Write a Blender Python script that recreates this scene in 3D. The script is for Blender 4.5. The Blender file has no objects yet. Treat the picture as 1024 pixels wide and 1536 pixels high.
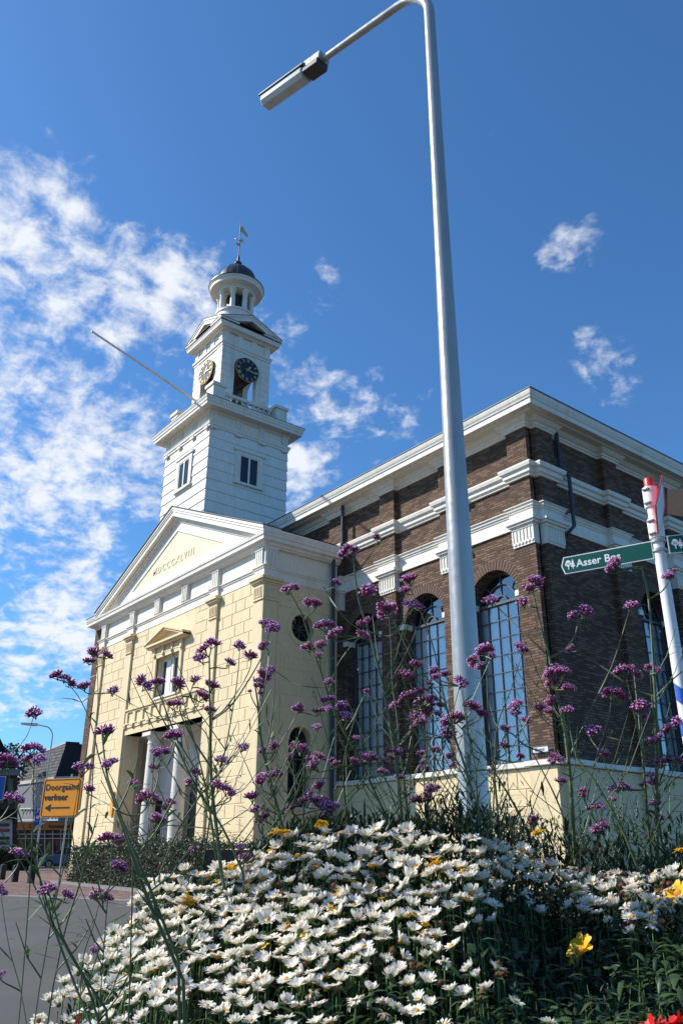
import bpy, bmesh, math, random
from mathutils import Vector, Matrix
rnd = random.Random(7)
C = bpy.context.scene.collection
SC = bpy.context.scene
PI = math.pi
# ---------------------------------------------------------------- camera
PITCH, ROLL, YAW, FPX = 0.40094, 0.00345, -0.90228, 1231.3
CAMH = 0.67
def cam_axes():
    cy, sy, cp, sp = math.cos(YAW), math.sin(YAW), math.cos(PITCH), math.sin(PITCH)
    f = Vector((sy*cp, cy*cp, sp)); rt = Vector((cy, -sy, 0)); up = rt.cross(f)
    r2 = rt*math.cos(ROLL)+up*math.sin(ROLL); u2 = up*math.cos(ROLL)-rt*math.sin(ROLL)
    return r2, u2, f
RX, UX, FX = cam_axes()
cd = bpy.data.cameras.new('camera'); cam = bpy.data.objects.new('camera', cd); C.objects.link(cam)
m = Matrix((RX, UX, -FX)).transposed().to_4x4(); m.translation = Vector((0, 0, CAMH)); cam.matrix_world = m
cd.sensor_fit = 'VERTICAL'; cd.sensor_height = 24; cd.lens = FPX/1536*24; cd.clip_start = .05; cd.clip_end = 3000
SC.camera = cam
SC.render.resolution_x = 682; SC.render.resolution_y = 1024
def ray(px, py):
    return RX*((px-512)/FPX) - UX*((py-768)/FPX) + FX
def at_r(px, py, r):            # point on the ray of a photo pixel at horizontal distance r
    w = ray(px, py); t = r/math.hypot(w.x, w.y); return Vector((0, 0, CAMH))+w*t
def at_z(px, py, z):
    w = ray(px, py); t = (z-CAMH)/w.z; return Vector((0, 0, CAMH))+w*t
# ---------------------------------------------------------------- colour management
SC.view_settings.view_transform = 'Standard'; SC.view_settings.look = 'None'; SC.view_settings.gamma = 1
SC.view_settings.exposure = 0.36
SC.render.engine = 'CYCLES'
# ---------------------------------------------------------------- world: sky with broken cloud
SUN = Vector((-1.1, -1.0, 1.25)).normalized()       # towards the sun
sun_el = math.asin(SUN.z); sun_az = math.atan2(SUN.x, SUN.y)
W = bpy.data.worlds.new('World'); SC.world = W; W.use_nodes = True
nt = W.node_tree; N = nt.nodes; L = nt.links
for n in list(N): N.remove(n)
def nd(t, **k):
    n = N.new(t)
    for a, b in k.items(): setattr(n, a, b)
    return n
def mth(op, a, b=None, c=None, clamp=False):
    n = N.new('ShaderNodeMath'); n.operation = op; n.use_clamp = clamp
    for i, v in enumerate((a, b, c)):
        if v is None: continue
        if isinstance(v, (int, float)): n.inputs[i].default_value = v
        else: L.new(v, n.inputs[i])
    return n.outputs[0]
sky = nd('ShaderNodeTexSky', sky_type='NISHITA', sun_disc=False)
sky.sun_elevation = sun_el; sky.sun_rotation = sun_az; sky.altitude = 0; sky.air_density = 1.0; sky.dust_density = .55; sky.ozone_density = 5.0
tc = nd('ShaderNodeTexCoord'); sep = nd('ShaderNodeSeparateXYZ'); L.new(tc.outputs['Generated'], sep.inputs[0])
zc = mth('MAXIMUM', sep.outputs[2], .02); zz = mth('ADD', zc, .34)
cx_ = mth('DIVIDE', sep.outputs[0], zz); cy_ = mth('DIVIDE', sep.outputs[1], zz)
cmb = nd('ShaderNodeCombineXYZ'); L.new(cx_, cmb.inputs[0]); L.new(cy_, cmb.inputs[1])
def noise(sc, det, rough, vec, dist=0.0, w=None):
    n = nd('ShaderNodeTexNoise'); n.inputs['Scale'].default_value = sc; n.inputs['Detail'].default_value = det
    n.inputs['Roughness'].default_value = rough; n.inputs['Distortion'].default_value = dist; L.new(vec, n.inputs['Vector']); return n.outputs[0]
mp = nd('ShaderNodeMapping'); mp.inputs['Location'].default_value = (3.7, 1.9, 0); mp.inputs['Scale'].default_value = (1, 1.0, 1); L.new(cmb.outputs[0], mp.inputs[0])
nA = noise(5.4, 9, .62, mp.outputs[0], .5)
nB = noise(24, 7, .62, mp.outputs[0], .25)
# where the cloud lies in the sky: soft patches given by direction (from a photo pixel) and angular size
PATCH = [(40, 355, 8.5, .98), (140, 425, 8, .98), (250, 440, 7, .9), (60, 480, 9, .7), (40, 215, 3.6, .72), (12, 165, 3, .66), (60, 265, 3.4, .8), (20, 700, 14, 1.0), (150, 720, 10, .85), (90, 800, 9, .9),
         (430, 560, 4.5, .6), (470, 640, 7, .78), (570, 640, 6, .68), (420, 700, 7, .8), (60, 970, 7, 1.05), (0, 1000, 6, .8),
         (350, 500, 7, .62), (220, 560, 8, .5), (858, 368, 3.2, .86), (915, 540, 4.4, .82), (760, 195, 2.4, .62), (490, 430, 3.2, .66), (-300, 500, 22, .9), (-500, 900, 22, .9)]
dirn = nd('ShaderNodeVectorMath', operation='NORMALIZE'); L.new(tc.outputs['Generated'], dirn.inputs[0])
cov = None
for (px, py, rad, wt) in PATCH:
    d = ray(px, py).normalized()
    dp = nd('ShaderNodeVectorMath', operation='DOT_PRODUCT'); L.new(dirn.outputs[0], dp.inputs[0]); dp.inputs[1].default_value = d
    c0 = math.cos(math.radians(rad)); mr = nd('ShaderNodeMapRange', interpolation_type='SMOOTHSTEP')
    L.new(dp.outputs['Value'], mr.inputs[0]); mr.inputs[1].default_value = c0; mr.inputs[2].default_value = 1.0; mr.inputs[3].default_value = 0; mr.inputs[4].default_value = wt
    cov = mr.outputs[0] if cov is None else mth('MAXIMUM', cov, mr.outputs[0])
nn = mth('ADD', mth('MULTIPLY', nA, .55), mth('MULTIPLY', nB, .45))
den = mth('ADD', mth('MULTIPLY', mth('SUBTRACT', nn, .5), 5.2), mth('SUBTRACT', mth('MULTIPLY', cov, 1.22), .97))
mr = nd('ShaderNodeMapRange', interpolation_type='SMOOTHSTEP'); L.new(den, mr.inputs[0]); mr.inputs[1].default_value = -.3; mr.inputs[2].default_value = .72
cl = mth('MULTIPLY', mr.outputs[0], .96)
cl = mth('MULTIPLY', cl, mth('MULTIPLY', cov, 3.0, clamp=True))
skym = nd('ShaderNodeMix', data_type='RGBA', blend_type='MULTIPLY'); skym.inputs['Factor'].default_value = 1
L.new(sky.outputs[0], skym.inputs[6]); skym.inputs[7].default_value = (.73, 1.19, 1.48, 1)
STR = .094
mixc = nd('ShaderNodeMix', data_type='RGBA'); L.new(cl, mixc.inputs['Factor']); L.new(skym.outputs[2], mixc.inputs[6])
mixc.inputs[7].default_value = (.72/STR, .745/STR, .79/STR, 1)
bg = nd('ShaderNodeBackground'); bg.inputs[1].default_value = STR; L.new(mixc.outputs[2], bg.inputs[0])
wo = nd('ShaderNodeOutputWorld'); L.new(bg.outputs[0], wo.inputs[0])
# ---------------------------------------------------------------- sun
sd = bpy.data.lights.new('sun', 'SUN'); sd.energy = 5.0; sd.angle = math.radians(.53); sd.color = (1, .955, .88)
so = bpy.data.objects.new('sun', sd); C.objects.link(so); so.rotation_euler = SUN.to_track_quat('Z', 'Y').to_euler(); so.location = (-20, -20, 30)
# ================================================================ materials
def srgb(*c): return tuple(((x/255)/12.92 if x/255 <= .04045 else ((x/255+.055)/1.055)**2.4) for x in c)
class Mat:
    def __init__(s, name, col, rough=.6, metal=0., spec=.5):
        s.m = bpy.data.materials.new(name); s.m.use_nodes = True; s.t = s.m.node_tree
        s.b = s.t.nodes['Principled BSDF']; s.b.inputs['Base Color'].default_value = (*col, 1); s.b.inputs['Roughness'].default_value = rough
        s.b.inputs['Metallic'].default_value = metal; s.b.inputs['Specular IOR Level'].default_value = spec
        s.col = col
    def n(s, t, **k):
        x = s.t.nodes.new(t)
        for a, b in k.items(): setattr(x, a, b)
        return x
    def l(s, a, b): s.t.links.new(a, b)
    def obj(s):
        if not hasattr(s, '_o'): s._o = s.n('ShaderNodeTexCoord')
        return s._o.outputs['Object']
    def noise(s, sc, det=5, rough=.6, vec=None, stretch=None):
        v = vec or s.obj()
        if stretch:
            mp = s.n('ShaderNodeMapping'); mp.inputs['Scale'].default_value = stretch; s.l(v, mp.inputs[0]); v = mp.outputs[0]
        x = s.n('ShaderNodeTexNoise'); x.inputs['Scale'].default_value = sc; x.inputs['Detail'].default_value = det; x.inputs['Roughness'].default_value = rough
        s.l(v, x.inputs['Vector']); return x.outputs[0]
    def ramp(s, fac, stops):
        r = s.n('ShaderNodeValToRGB'); e = r.color_ramp.elements
        while len(e) < len(stops): e.new(.5)
        for i, (p, c) in enumerate(stops): e[i].position = p; e[i].color = (*c, 1)
        s.l(fac, r.inputs[0]); return r.outputs[0]
    def mix(s, fac, a, b, mode='MIX'):
        x = s.n('ShaderNodeMix', data_type='RGBA', blend_type=mode)
        for v, i in ((fac, 0), (a, 6), (b, 7)):
            if isinstance(v, (int, float)): x.inputs[i].default_value = v
            elif isinstance(v, tuple): x.inputs[i].default_value = (*v, 1)
            else: s.l(v, x.inputs[i])
        return x.outputs[2]
    def color(s, o): s.l(o, s.b.inputs['Base Color']); return s
    def bump(s, h, st=.3, dist=.01, nrm=None):
        x = s.n('ShaderNodeBump'); x.inputs['Strength'].default_value = st; x.inputs['Distance'].default_value = dist; s.l(h, x.inputs['Height'])
        if nrm: s.l(nrm, x.inputs['Normal'])
        s.l(x.outputs[0], s.b.inputs['Normal']); return x.outputs[0]
def mul(c, k): return tuple(x*k for x in c)
def simple(name, col, rough=.6, metal=0., var=.12, sc=6., bump=0., spec=.5, stretch=None):
    M = Mat(name, col, rough, metal, spec)
    n = M.noise(sc, 6, .65, stretch=stretch)
    M.color(M.ramp(n, [(.3, mul(col, 1-var)), (.7, mul(col, 1+var*.6))]))
    if bump: M.bump(M.noise(sc*8, 4, .6), bump, .01)
    return M
def painted(name, col, dirt=(.35, .28, .2), amt=.35, rough=.55):
    M = Mat(name, col, rough)
    n1 = M.noise(1.3, 7, .7, stretch=(1, 1, .35)); n2 = M.noise(14, 5, .7, stretch=(1, 1, .3))
    base = M.ramp(n2, [(.25, mul(col, .84)), (.7, mul(col, 1.04))])
    f = M.ramp(n1, [(.52, (0, 0, 0)), (.78, (amt, amt, amt))])
    n3 = M.noise(3.2, 6, .7, stretch=(1, 1, .06)); f3 = M.ramp(n3, [(.55, (0, 0, 0)), (.8, (amt*.9, amt*.9, amt*.9))])
    M.color(M.mix(f3, M.mix(f, base, dirt), mul(dirt, .85))); M.bump(M.noise(30, 4, .6), .12, .004); return M
def brick_mat(name, c1, c2, mortar, bw=.215, rh=.062, ms=.011, yaw=False, rough=.85):
    M = Mat(name, c1, rough, spec=.25)
    sp = M.n('ShaderNodeSeparateXYZ'); M.l(M.obj(), sp.inputs[0])
    ad = M.n('ShaderNodeMath', operation='ADD'); M.l(sp.outputs[0], ad.inputs[0]); M.l(sp.outputs[1], ad.inputs[1])
    cb = M.n('ShaderNodeCombineXYZ'); M.l(ad.outputs[0], cb.inputs[0]); M.l(sp.outputs[2 if not yaw else 1], cb.inputs[1])
    if yaw: M.t.links.remove(cb.inputs[0].links[0]); M.l(sp.outputs[0], cb.inputs[0])
    b = M.n('ShaderNodeTexBrick'); M.l(cb.outputs[0], b.inputs['Vector'])
    b.inputs['Scale'].default_value = 1; b.inputs['Mortar Size'].default_value = ms; b.inputs['Brick Width'].default_value = bw; b.inputs['Row Height'].default_value = rh
    b.inputs['Mortar Smooth'].default_value = .2; b.inputs['Bias'].default_value = 0
    b.inputs['Color1'].default_value = (0, 0, 0, 1); b.inputs['Color2'].default_value = (1, 1, 1, 1); b.inputs['Mortar'].default_value = (0, 0, 0, 1)
    n = M.noise(9, 4, .7); n2 = M.noise(.7, 5, .6)
    col = M.ramp(b.outputs['Color'], [(0, c1), (.35, mul(c1, .7)), (.65, c2), (1, mul(c2, 1.35))])
    col = M.mix(.35, col, M.ramp(n, [(.3, mul(c1, .55)), (.7, mul(c2, 1.3))]))
    col = M.mix(M.ramp(n2, [(.4, (0, 0, 0)), (.7, (.3, .3, .3))]), col, mul(c1, .5))
    col = M.mix(b.outputs['Fac'], col, mortar); M.color(col)
    inv = M.n('ShaderNodeMath', operation='SUBTRACT'); inv.inputs[0].default_value = 1; M.l(b.outputs['Fac'], inv.inputs[1])
    ad2 = M.n('ShaderNodeMath', operation='ADD'); M.l(inv.outputs[0], ad2.inputs[0]); sc_ = M.n('ShaderNodeMath', operation='MULTIPLY'); M.l(M.noise(45, 3, .6), sc_.inputs[0]); sc_.inputs[1].default_value = .5; M.l(sc_.outputs[0], ad2.inputs[1])
    M.bump(ad2.outputs[0], .9, .02); return M
M_ = {}
M_['cream'] = painted('cream_stucco', (.78, .62, .365), (.42, .33, .2), .46, .75)
M_['cream2'] = painted('cream_trim', (.76, .605, .355), (.42, .34, .22), .3, .7)
M_['pale'] = painted('pale_cream_paint', (.79, .74, .62), (.6, .52, .4), .2, .6)
M_['tymp'] = painted('tympanum_cream', (.82, .69, .46), (.6, .5, .35), .15, .6)
M_['white'] = painted('white_paint', (.80, .745, .64), (.42, .33, .23), .48)
M_['whitet'] = painted('white_board', (.79, .76, .69), (.45, .41, .35), .32)
M_['brick'] = brick_mat('brown_brick', (.10, .053, .031), (.235, .138, .088), (.07, .052, .04))
M_['arch'] = simple('arch_brick', (.145, .088, .06), .85, var=.4, sc=22, bump=.4)
M_['lead'] = simple('zinc_dark', (.06, .06, .065), .42, .3, .25, 3)
M_['zinc'] = simple('zinc_edge', (.12, .115, .1), .6, .2, .3, 5)
M_['pipe'] = simple('pipe_blue_grey', (.035, .05, .07), .45, .2, .3, 4)
M_['muntin'] = simple('window_bar', (.07, .075, .08), .45, .1, .2, 8)
M_['black'] = simple('black_iron', (.012, .012, .013), .5, .2, .3, 8)
M_['dark'] = simple('dark_door', (.018, .016, .015), .5, 0, .3, 3)
M_['clock'] = simple('clock_blue', (.008, .012, .024), .3, 0, .2, 8)
M_['gold'] = simple('gold_leaf', (.72, .5, .2), .35, .6, .15, 10)
M_['curtain'] = simple('net_curtain', (.85, .86, .87), .9, 0, .12, 2.5, stretch=(9, 9, .3))
M_['curtain'].b.inputs['Emission Strength'].default_value = 0
M_['alu'] = Mat('galvanised_steel', (.42, .39, .36), .3, .5)
n = M_['alu'].noise(6, 6, .7, stretch=(1, 1, .15)); M_['alu'].color(M_['alu'].ramp(n, [(.3, (.36, .34, .31)), (.7, (.52, .49, .455))]))
n2 = M_['alu'].ramp(M_['alu'].noise(18, 4, .6), [(.3, (.26, .26, .26)), (.7, (.38, .38, .38))]); M_['alu'].l(n2, M_['alu'].b.inputs['Roughness'])
M_['whitepole'] = painted('white_enamel', (.8, .78, .76), (.5, .42, .36), .2, .35)
M_['red'] = simple('red_enamel', (.62, .035, .02), .4, 0, .2, 9)
M_['blue'] = simple('blue_enamel', (.015, .09, .42), .4, 0, .15, 9)
M_['green'] = simple('green_sign', (.004, .075, .05), .3, 0, .12, 7)
M_['signwhite'] = simple('sign_white', (.8, .8, .78), .4, 0, .05, 9)
M_['orange'] = simple('orange_sign', (1.0, .34, .003), .45, 0, .06, 4)
M_['orange2'] = simple('orange_fascia', (.5, .15, .012), .5, 0, .15, 4)
M_['ink'] = simple('sign_black', (.01, .01, .01), .5, 0, .1, 9)
M_['greypanel'] = simple('sign_back_grey', (.055, .044, .038), .9, 0, .1, 5, spec=.1)
M_['plastic'] = simple('lamp_bowl', (.62, .63, .60), .18, 0, .2, 6)
M_['lampdark'] = simple('lamp_bracket', (.06, .06, .065), .5, .3, .2, 9)
M_['tile'] = brick_mat('roof_tile', (.07, .07, .068), (.15, .148, .142), (.02, .02, .02), .30, .30, .05, rough=.8)
M_['slate'] = simple('black_slate', (.008, .008, .009), .95, 0, .3, 2)
M_['housebrick'] = brick_mat('house_brick', (.1, .045, .032), (.16, .08, .05), (.12, .1, .08), .22, .07, .012)
M_['housewhite'] = simple('house_trim', (.5, .48, .45), .6, 0, .15, 2)
M_['housegrey'] = simple('house_panel', (.17, .165, .16), .6, 0, .2, 2)
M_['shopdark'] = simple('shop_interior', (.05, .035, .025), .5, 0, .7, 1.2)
M_['carpaint'] = simple('car_paint', (.12, .17, .26), .25, .4, .1, 3)
M_['carglass'] = simple('car_glass', (.03, .04, .05), .08, 0, .1, 3)
M_['rubber'] = simple('rubber', (.015, .015, .015), .8, 0, .2, 9)
M_['redscoot'] = simple('scooter_red', (.6, .03, .02), .3, 0, .15, 9)
g = Mat('window_glass', (.02, .03, .04), .03); M_['glass'] = g
tr = g.n('ShaderNodeBsdfTransparent'); gl = g.n('ShaderNodeBsdfGlossy'); gl.inputs['Roughness'].default_value = .015; gl.inputs['Color'].default_value = (.9, .95, 1, 1)
tr.inputs[0].default_value = (.86, .90, .93, 1)
fr = g.n('ShaderNodeFresnel'); fr.inputs[0].default_value = 1.6; ms = g.n('ShaderNodeMixShader'); ma = g.n('ShaderNodeMath', operation='MULTIPLY_ADD'); g.l(fr.outputs[0], ma.inputs[0]); ma.inputs[1].default_value = 1.0; ma.inputs[2].default_value = .15; ma.use_clamp = True
bpn = g.n('ShaderNodeBump'); bpn.inputs['Strength'].default_value = .05; bpn.inputs['Distance'].default_value = .02; g.l(g.noise(2.2, 2, .5), bpn.inputs['Height']); g.l(bpn.outputs[0], gl.inputs['Normal'])
g.l(ma.outputs[0], ms.inputs[0]); g.l(tr.outputs[0], ms.inputs[1]); g.l(gl.outputs[0], ms.inputs[2]); g.l(ms.outputs[0], g.t.nodes['Material Output'].inputs[0])
dg = Mat('dark_glass', (.012, .016, .02), .04); M_['dglass'] = dg
# plants
def leafmat(name, col, rough=.55, var=.4, sc=30, trans=.25):
    M = Mat(name, col, rough)
    r = M.n('ShaderNodeObjectInfo'); n = M.noise(sc, 3, .6)
    c = M.ramp(n, [(.3, mul(col, 1-var)), (.7, mul(col, 1+var))]); M.color(c)
    if trans:
        t = M.n('ShaderNodeBsdfTranslucent'); M.l(c, t.inputs[0]); x = M.n('ShaderNodeMixShader'); x.inputs[0].default_value = trans
        M.l(M.b.outputs[0], x.inputs[1]); M.l(t.outputs[0], x.inputs[2]); M.l(x.outputs[0], M.t.nodes['Material Output'].inputs[0])
    return M
M_['stem'] = leafmat('verbena_stem', (.085, .11, .036), .5, .35, 25, 0)
M_['vleaf'] = leafmat('verbena_leaf', (.04, .09, .025), .5, .3, 40)
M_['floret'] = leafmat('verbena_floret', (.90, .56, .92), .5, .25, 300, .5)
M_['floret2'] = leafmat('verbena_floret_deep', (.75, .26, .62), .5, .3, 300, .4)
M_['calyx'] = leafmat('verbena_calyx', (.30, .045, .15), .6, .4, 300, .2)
M_['petal'] = leafmat('daisy_petal', (.93, .885, .78), .6, .04, 60, .42)
M_['petalf'] = leafmat('faded_petal', (.62, .52, .45), .7, .25, 90, .3)
M_['disc'] = simple('daisy_disc', (.75, .34, .02), .8, 0, .35, 500, .5)
M_['spent'] = simple('spent_head', (.24, .1, .04), .9, 0, .5, 300, .5)
M_['yellow'] = leafmat('yellow_petal', (.85, .5, .012), .55, .2, 80, .25)
M_['redp'] = leafmat('red_petal', (.6, .012, .008), .5, .3, 60, .2)
M_['dstem'] = leafmat('daisy_stem', (.09, .16, .035), .55, .3, 30, 0)
M_['broad'] = leafmat('broad_leaf', (.045, .085, .022), .5, .5, 9, .25)
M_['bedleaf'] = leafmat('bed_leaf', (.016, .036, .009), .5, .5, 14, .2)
M_['hedge'] = leafmat('hedge_leaf', (.035, .055, .02), .5, .6, 5, .15)
M_['bark'] = simple('bark', (.08, .06, .045), .9, 0, .3, 9, .5)
M_['soil'] = simple('soil', (.02, .015, .01), .95, 0, .4, 12, .5)
# ground
a = Mat('asphalt', (.1, .1, .1), .85, spec=.3); M_['asphalt'] = a
ns = a.noise(160, 3, .7); nl = a.noise(.6, 6, .6)
a.color(a.mix(.5, a.ramp(ns, [(.35, (.05, .048, .044)), (.7, (.13, .125, .115))]), a.ramp(nl, [(.35, (.055, .053, .048)), (.7, (.105, .10, .092))]))); a.bump(ns, .4, .006)
M_['patch'] = simple('asphalt_patch', (.075, .075, .078), .85, 0, .25, 60, .3)
M_['paver'] = brick_mat('paver_red', (.15, .09, .072), (.23, .145, .118), (.11, .085, .07), .21, .1, .01, yaw=True)
M_['kerb'] = simple('kerb_stone', (.17, .15, .14), .85, 0, .2, 8, .3)
M_['unseendark'] = simple('unseen_dark_ground', (.035, .032, .02), .9, 0, .3, 1)  # dark colour of the added sheet that reflects little light onto the walls
# ================================================================ mesh helpers
OFF = {}
class MB:
    def __init__(s): s.v = []; s.f = []
    def add(s, vs, fs):
        o = len(s.v); s.v += [tuple(v) for v in vs]; s.f += [tuple(i+o for i in f) for f in fs]; return s
    def box(s, a0, a1, b0, b1, c0, c1, f=None):
        vs = [(a, b, c) for a in (a0, a1) for b in (b0, b1) for c in (c0, c1)]
        if f: vs = [f(*v) for v in vs]
        return s.add(vs, [(0, 1, 3, 2), (4, 6, 7, 5), (0, 4, 5, 1), (2, 3, 7, 6), (0, 2, 6, 4), (1, 5, 7, 3)])
    def prism(s, poly, d0, d1, f):
        n = len(poly); vs = [f(u, z, d0) for u, z in poly]+[f(u, z, d1) for u, z in poly]
        fs = [tuple(range(n)), tuple(range(2*n-1, n-1, -1))]+[(i, (i+1) % n, (i+1) % n+n, i+n) for i in range(n)]
        return s.add(vs, fs)
    def tube(s, pts, rad, n=8, cap=True):
        pts = [Vector(p) for p in pts]; k = len(pts)
        if not isinstance(rad, (list, tuple)): rad = [rad]*k
        vs = []; prev = None
        for i, p in enumerate(pts):
            t = (pts[min(i+1, k-1)]-pts[max(i-1, 0)])
            if t.length < 1e-9: t = Vector((0, 0, 1))
            t.normalize()
            if prev is None: prev = t.orthogonal().normalized()
            a = (prev-t*prev.dot(t))
            a = a.normalized() if a.length > 1e-6 else t.orthogonal().normalized()
            prev = a; b = t.cross(a)
            vs += [p+(a*math.cos(2*PI*j/n)+b*math.sin(2*PI*j/n))*rad[i] for j in range(n)]
        fs = [(i*n+j, i*n+(j+1) % n, (i+1)*n+(j+1) % n, (i+1)*n+j) for i in range(k-1) for j in range(n)]
        if cap: fs += [tuple(range(n-1, -1, -1)), tuple(range((k-1)*n, k*n))]
        return s.add(vs, fs)
    def lathe(s, prof, cx, cy, n=24, a0=0.):
        vs = [(cx+r*math.cos(a0+2*PI*j/n), cy+r*math.sin(a0+2*PI*j/n), z) for r, z in prof for j in range(n)]
        k = len(prof)
        fs = [(i*n+j, i*n+(j+1) % n, (i+1)*n+(j+1) % n, (i+1)*n+j) for i in range(k-1) for j in range(n)]
        fs += [tuple(range(n-1, -1, -1)), tuple(range((k-1)*n, k*n))]
        return s.add(vs, fs)
    def sweep(s, prof, path, closed=False, side=1):
        # prof: (offset outward, z); path: (x, y); outward is to the right of travel (side=1)
        n = len(path); P = [Vector(p) for p in path]; mit = []
        for i in range(n):
            ns = []
            if closed or i > 0: d = (P[i]-P[i-1]).normalized(); ns.append(Vector((d.y, -d.x))*side)
            if closed or i < n-1: d = (P[(i+1) % n]-P[i]).normalized(); ns.append(Vector((d.y, -d.x))*side)
            mit.append(ns[0] if len(ns) == 1 else (ns[0]+ns[1])/(1+ns[0].dot(ns[1])))
        k = len(prof); vs = [(P[i].x+mit[i].x*d, P[i].y+mit[i].y*d, z) for i in range(n) for d, z in prof]
        fs = []
        for i in range(n if closed else n-1):
            j = (i+1) % n
            for q in range(k-1): fs.append((i*k+q, i*k+q+1, j*k+q+1, j*k+q))
        if not closed: fs += [tuple(range(k)), tuple(range(n*k-1, (n-1)*k-1, -1))]
        return s.add(vs, fs)
    def build(s, name, mat, parent=None, smooth=False, bevel=0., label=None, fix=True):
        me = bpy.data.meshes.new(name); me.from_pydata(s.v, [], s.f)
        if fix:
            b = bmesh.new(); b.from_mesh(me); bmesh.ops.recalc_face_normals(b, faces=b.faces); b.to_mesh(me); b.free()
        me.materials.append(mat.m if isinstance(mat, Mat) else mat)
        if smooth:
            for p in me.polygons: p.use_smooth = True
            try: me.set_sharp_from_angle(angle=math.radians(40))
            except Exception: pass
        o = bpy.data.objects.new(name, me); C.objects.link(o)
        if parent is not None:
            o.parent = parent; w = OFF.get(parent.name, Vector((0, 0, 0))); o.location = -w
            OFF[o.name] = Vector((0, 0, 0))
        if bevel:
            bm_ = o.modifiers.new('bevel', 'BEVEL'); bm_.width = bevel; bm_.segments = 2; bm_.limit_method = 'ANGLE'; bm_.angle_limit = math.radians(50)
        if label: o['label'] = label
        return o
def tag(o, label, cat, group=None, kind=None):
    o['label'] = label; o['category'] = cat
    if group: o['group'] = group
    if kind: o['kind'] = kind
    return o
def thing(name, label, cat, loc, group=None):
    o = bpy.data.objects.new(name, None); C.objects.link(o); o.location = loc; o.empty_display_size = .2
    OFF[o.name] = Vector(loc); return tag(o, label, cat, group)
def struct(mb, name, mat, **k):
    o = mb.build(name, mat, **k); o['kind'] = 'structure'; return o
def text_mesh(body, size, f, bold=0., depth=.004, spacing=1.0, align='LEFT'):
    """text laid out in u (right) and z (up), mapped by f(u, z, d); returns an MB"""
    cu = bpy.data.curves.new('t', 'FONT'); cu.body = body; cu.size = size; cu.extrude = depth/2; cu.offset = bold; cu.space_character = spacing; cu.align_x = align
    cu.resolution_u = 3
    ob = bpy.data.objects.new('t', cu); C.objects.link(ob); dg_ = bpy.context.evaluated_depsgraph_get(); me = bpy.data.meshes.new_from_object(ob.evaluated_get(dg_))
    mb = MB(); mb.add([f(v.co.x, v.co.y, -v.co.z) for v in me.vertices], [tuple(p.vertices) for p in me.polygons])
    bpy.data.objects.remove(ob); bpy.data.curves.remove(cu); bpy.data.meshes.remove(me); return mb
def holes_wall(mb, f, u0, u1, z0, z1, holes, depth, seg=14):
    def rng(h):
        return (h[1]-h[2], h[1]+h[2]) if h[0] in ('arch', 'circ') else (h[1], h[2])
    def lohi(h, u):
        if h[0] == 'rect': return h[3], h[4]
        t = max(-1, min(1, (u-h[1])/h[2])); a = h[2]*math.sqrt(max(0, 1-t*t))
        return (h[3], h[4]+a) if h[0] == 'arch' else (h[3]-a, h[3]+a)
    us = {u0, u1}
    for h in holes:
        a, b = rng(h); us |= {a, b}
        if h[0] != 'rect': us |= {h[1]-h[2]*math.cos(PI*i/seg) for i in range(1, seg)}
    us = sorted(u for u in us if u0-1e-6 <= u <= u1+1e-6)
    us = [u for i, u in enumerate(us) if i == 0 or u-us[i-1] > 1e-5]
    for a, b in zip(us, us[1:]):
        m_ = (a+b)/2; hs = sorted([h for h in holes if rng(h)[0] < m_ < rng(h)[1]], key=lambda h: lohi(h, m_)[0])
        ca, cb = z0, z0
        for h in hs:
            la, ha = lohi(h, a); lb, hb = lohi(h, b)
            mb.add([f(a, ca, 0), f(b, cb, 0), f(b, lb, 0), f(a, la, 0)], [(0, 1, 2, 3)])
            mb.add([f(a, la, 0), f(b, lb, 0), f(b, lb, depth), f(a, la, depth)], [(0, 1, 2, 3)])
            mb.add([f(a, ha, 0), f(b, hb, 0), f(b, hb, depth), f(a, ha, depth)], [(0, 1, 2, 3)])
            ca, cb = ha, hb
        mb.add([f(a, ca, 0), f(b, cb, 0), f(b, z1, 0), f(a, z1, 0)], [(0, 1, 2, 3)])
    for h in holes:
        if h[0] == 'circ': continue
        for u in rng(h): mb.add([f(u, h[3], 0), f(u, h[4], 0), f(u, h[4], depth), f(u, h[3], depth)], [(0, 1, 2, 3)])
    return mb
def blocks(mb, f, u0, u1, z0, z1, course, lens, avoid, gap=.018, proud=.012):
    z = z0; i = 0
    while z < z1-.08:
        zt = min(z+course, z1); u = u0; seq = lens if i % 2 == 0 else lens[1:]+lens[:1]; k = 0; off = (i % 2)*lens[-1]*.45
        cuts = []
        while u < u1-1e-6:
            l = seq[k % len(seq)]-(off if k == 0 else 0); e = min(u+l, u1)
            if u1-e < .12: e = u1
            cuts.append((u, e)); u = e; k += 1
        for a, b in cuts:
            segs = [(a, b)]
            for (p, q, r, t) in avoid:
                if zt-.02 > r and z+.02 < t:
                    ns = []
                    for (c, d) in segs:
                        if q <= c or p >= d: ns.append((c, d)); continue
                        if p-c > .08: ns.append((c, p))
                        if d-q > .08: ns.append((q, d))
                    segs = ns
            for (c, d) in segs:
                g = gap/2; e = .008
                vs = [f(c+g, z+g, 0), f(d-g, z+g, 0), f(d-g, zt-g, 0), f(c+g, zt-g, 0), f(c+g+e, z+g+e, -proud), f(d-g-e, z+g+e, -proud), f(d-g-e, zt-g-e, -proud), f(c+g+e, zt-g-e, -proud)]
                mb.add(vs, [(4, 5, 6, 7), (0, 1, 5, 4), (1, 2, 6, 5), (2, 3, 7, 6), (3, 0, 4, 7)])
        z = zt; i += 1
    return mb
def arch_poly(cu, h, zs, zsp, n=16, inset=0.):
    h -= inset; zs += inset
    return [(cu-h, zs), (cu+h, zs)]+[(cu+h*math.cos(PI*i/n), zsp+h*math.sin(PI*i/n)) for i in range(n+1)]
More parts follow.
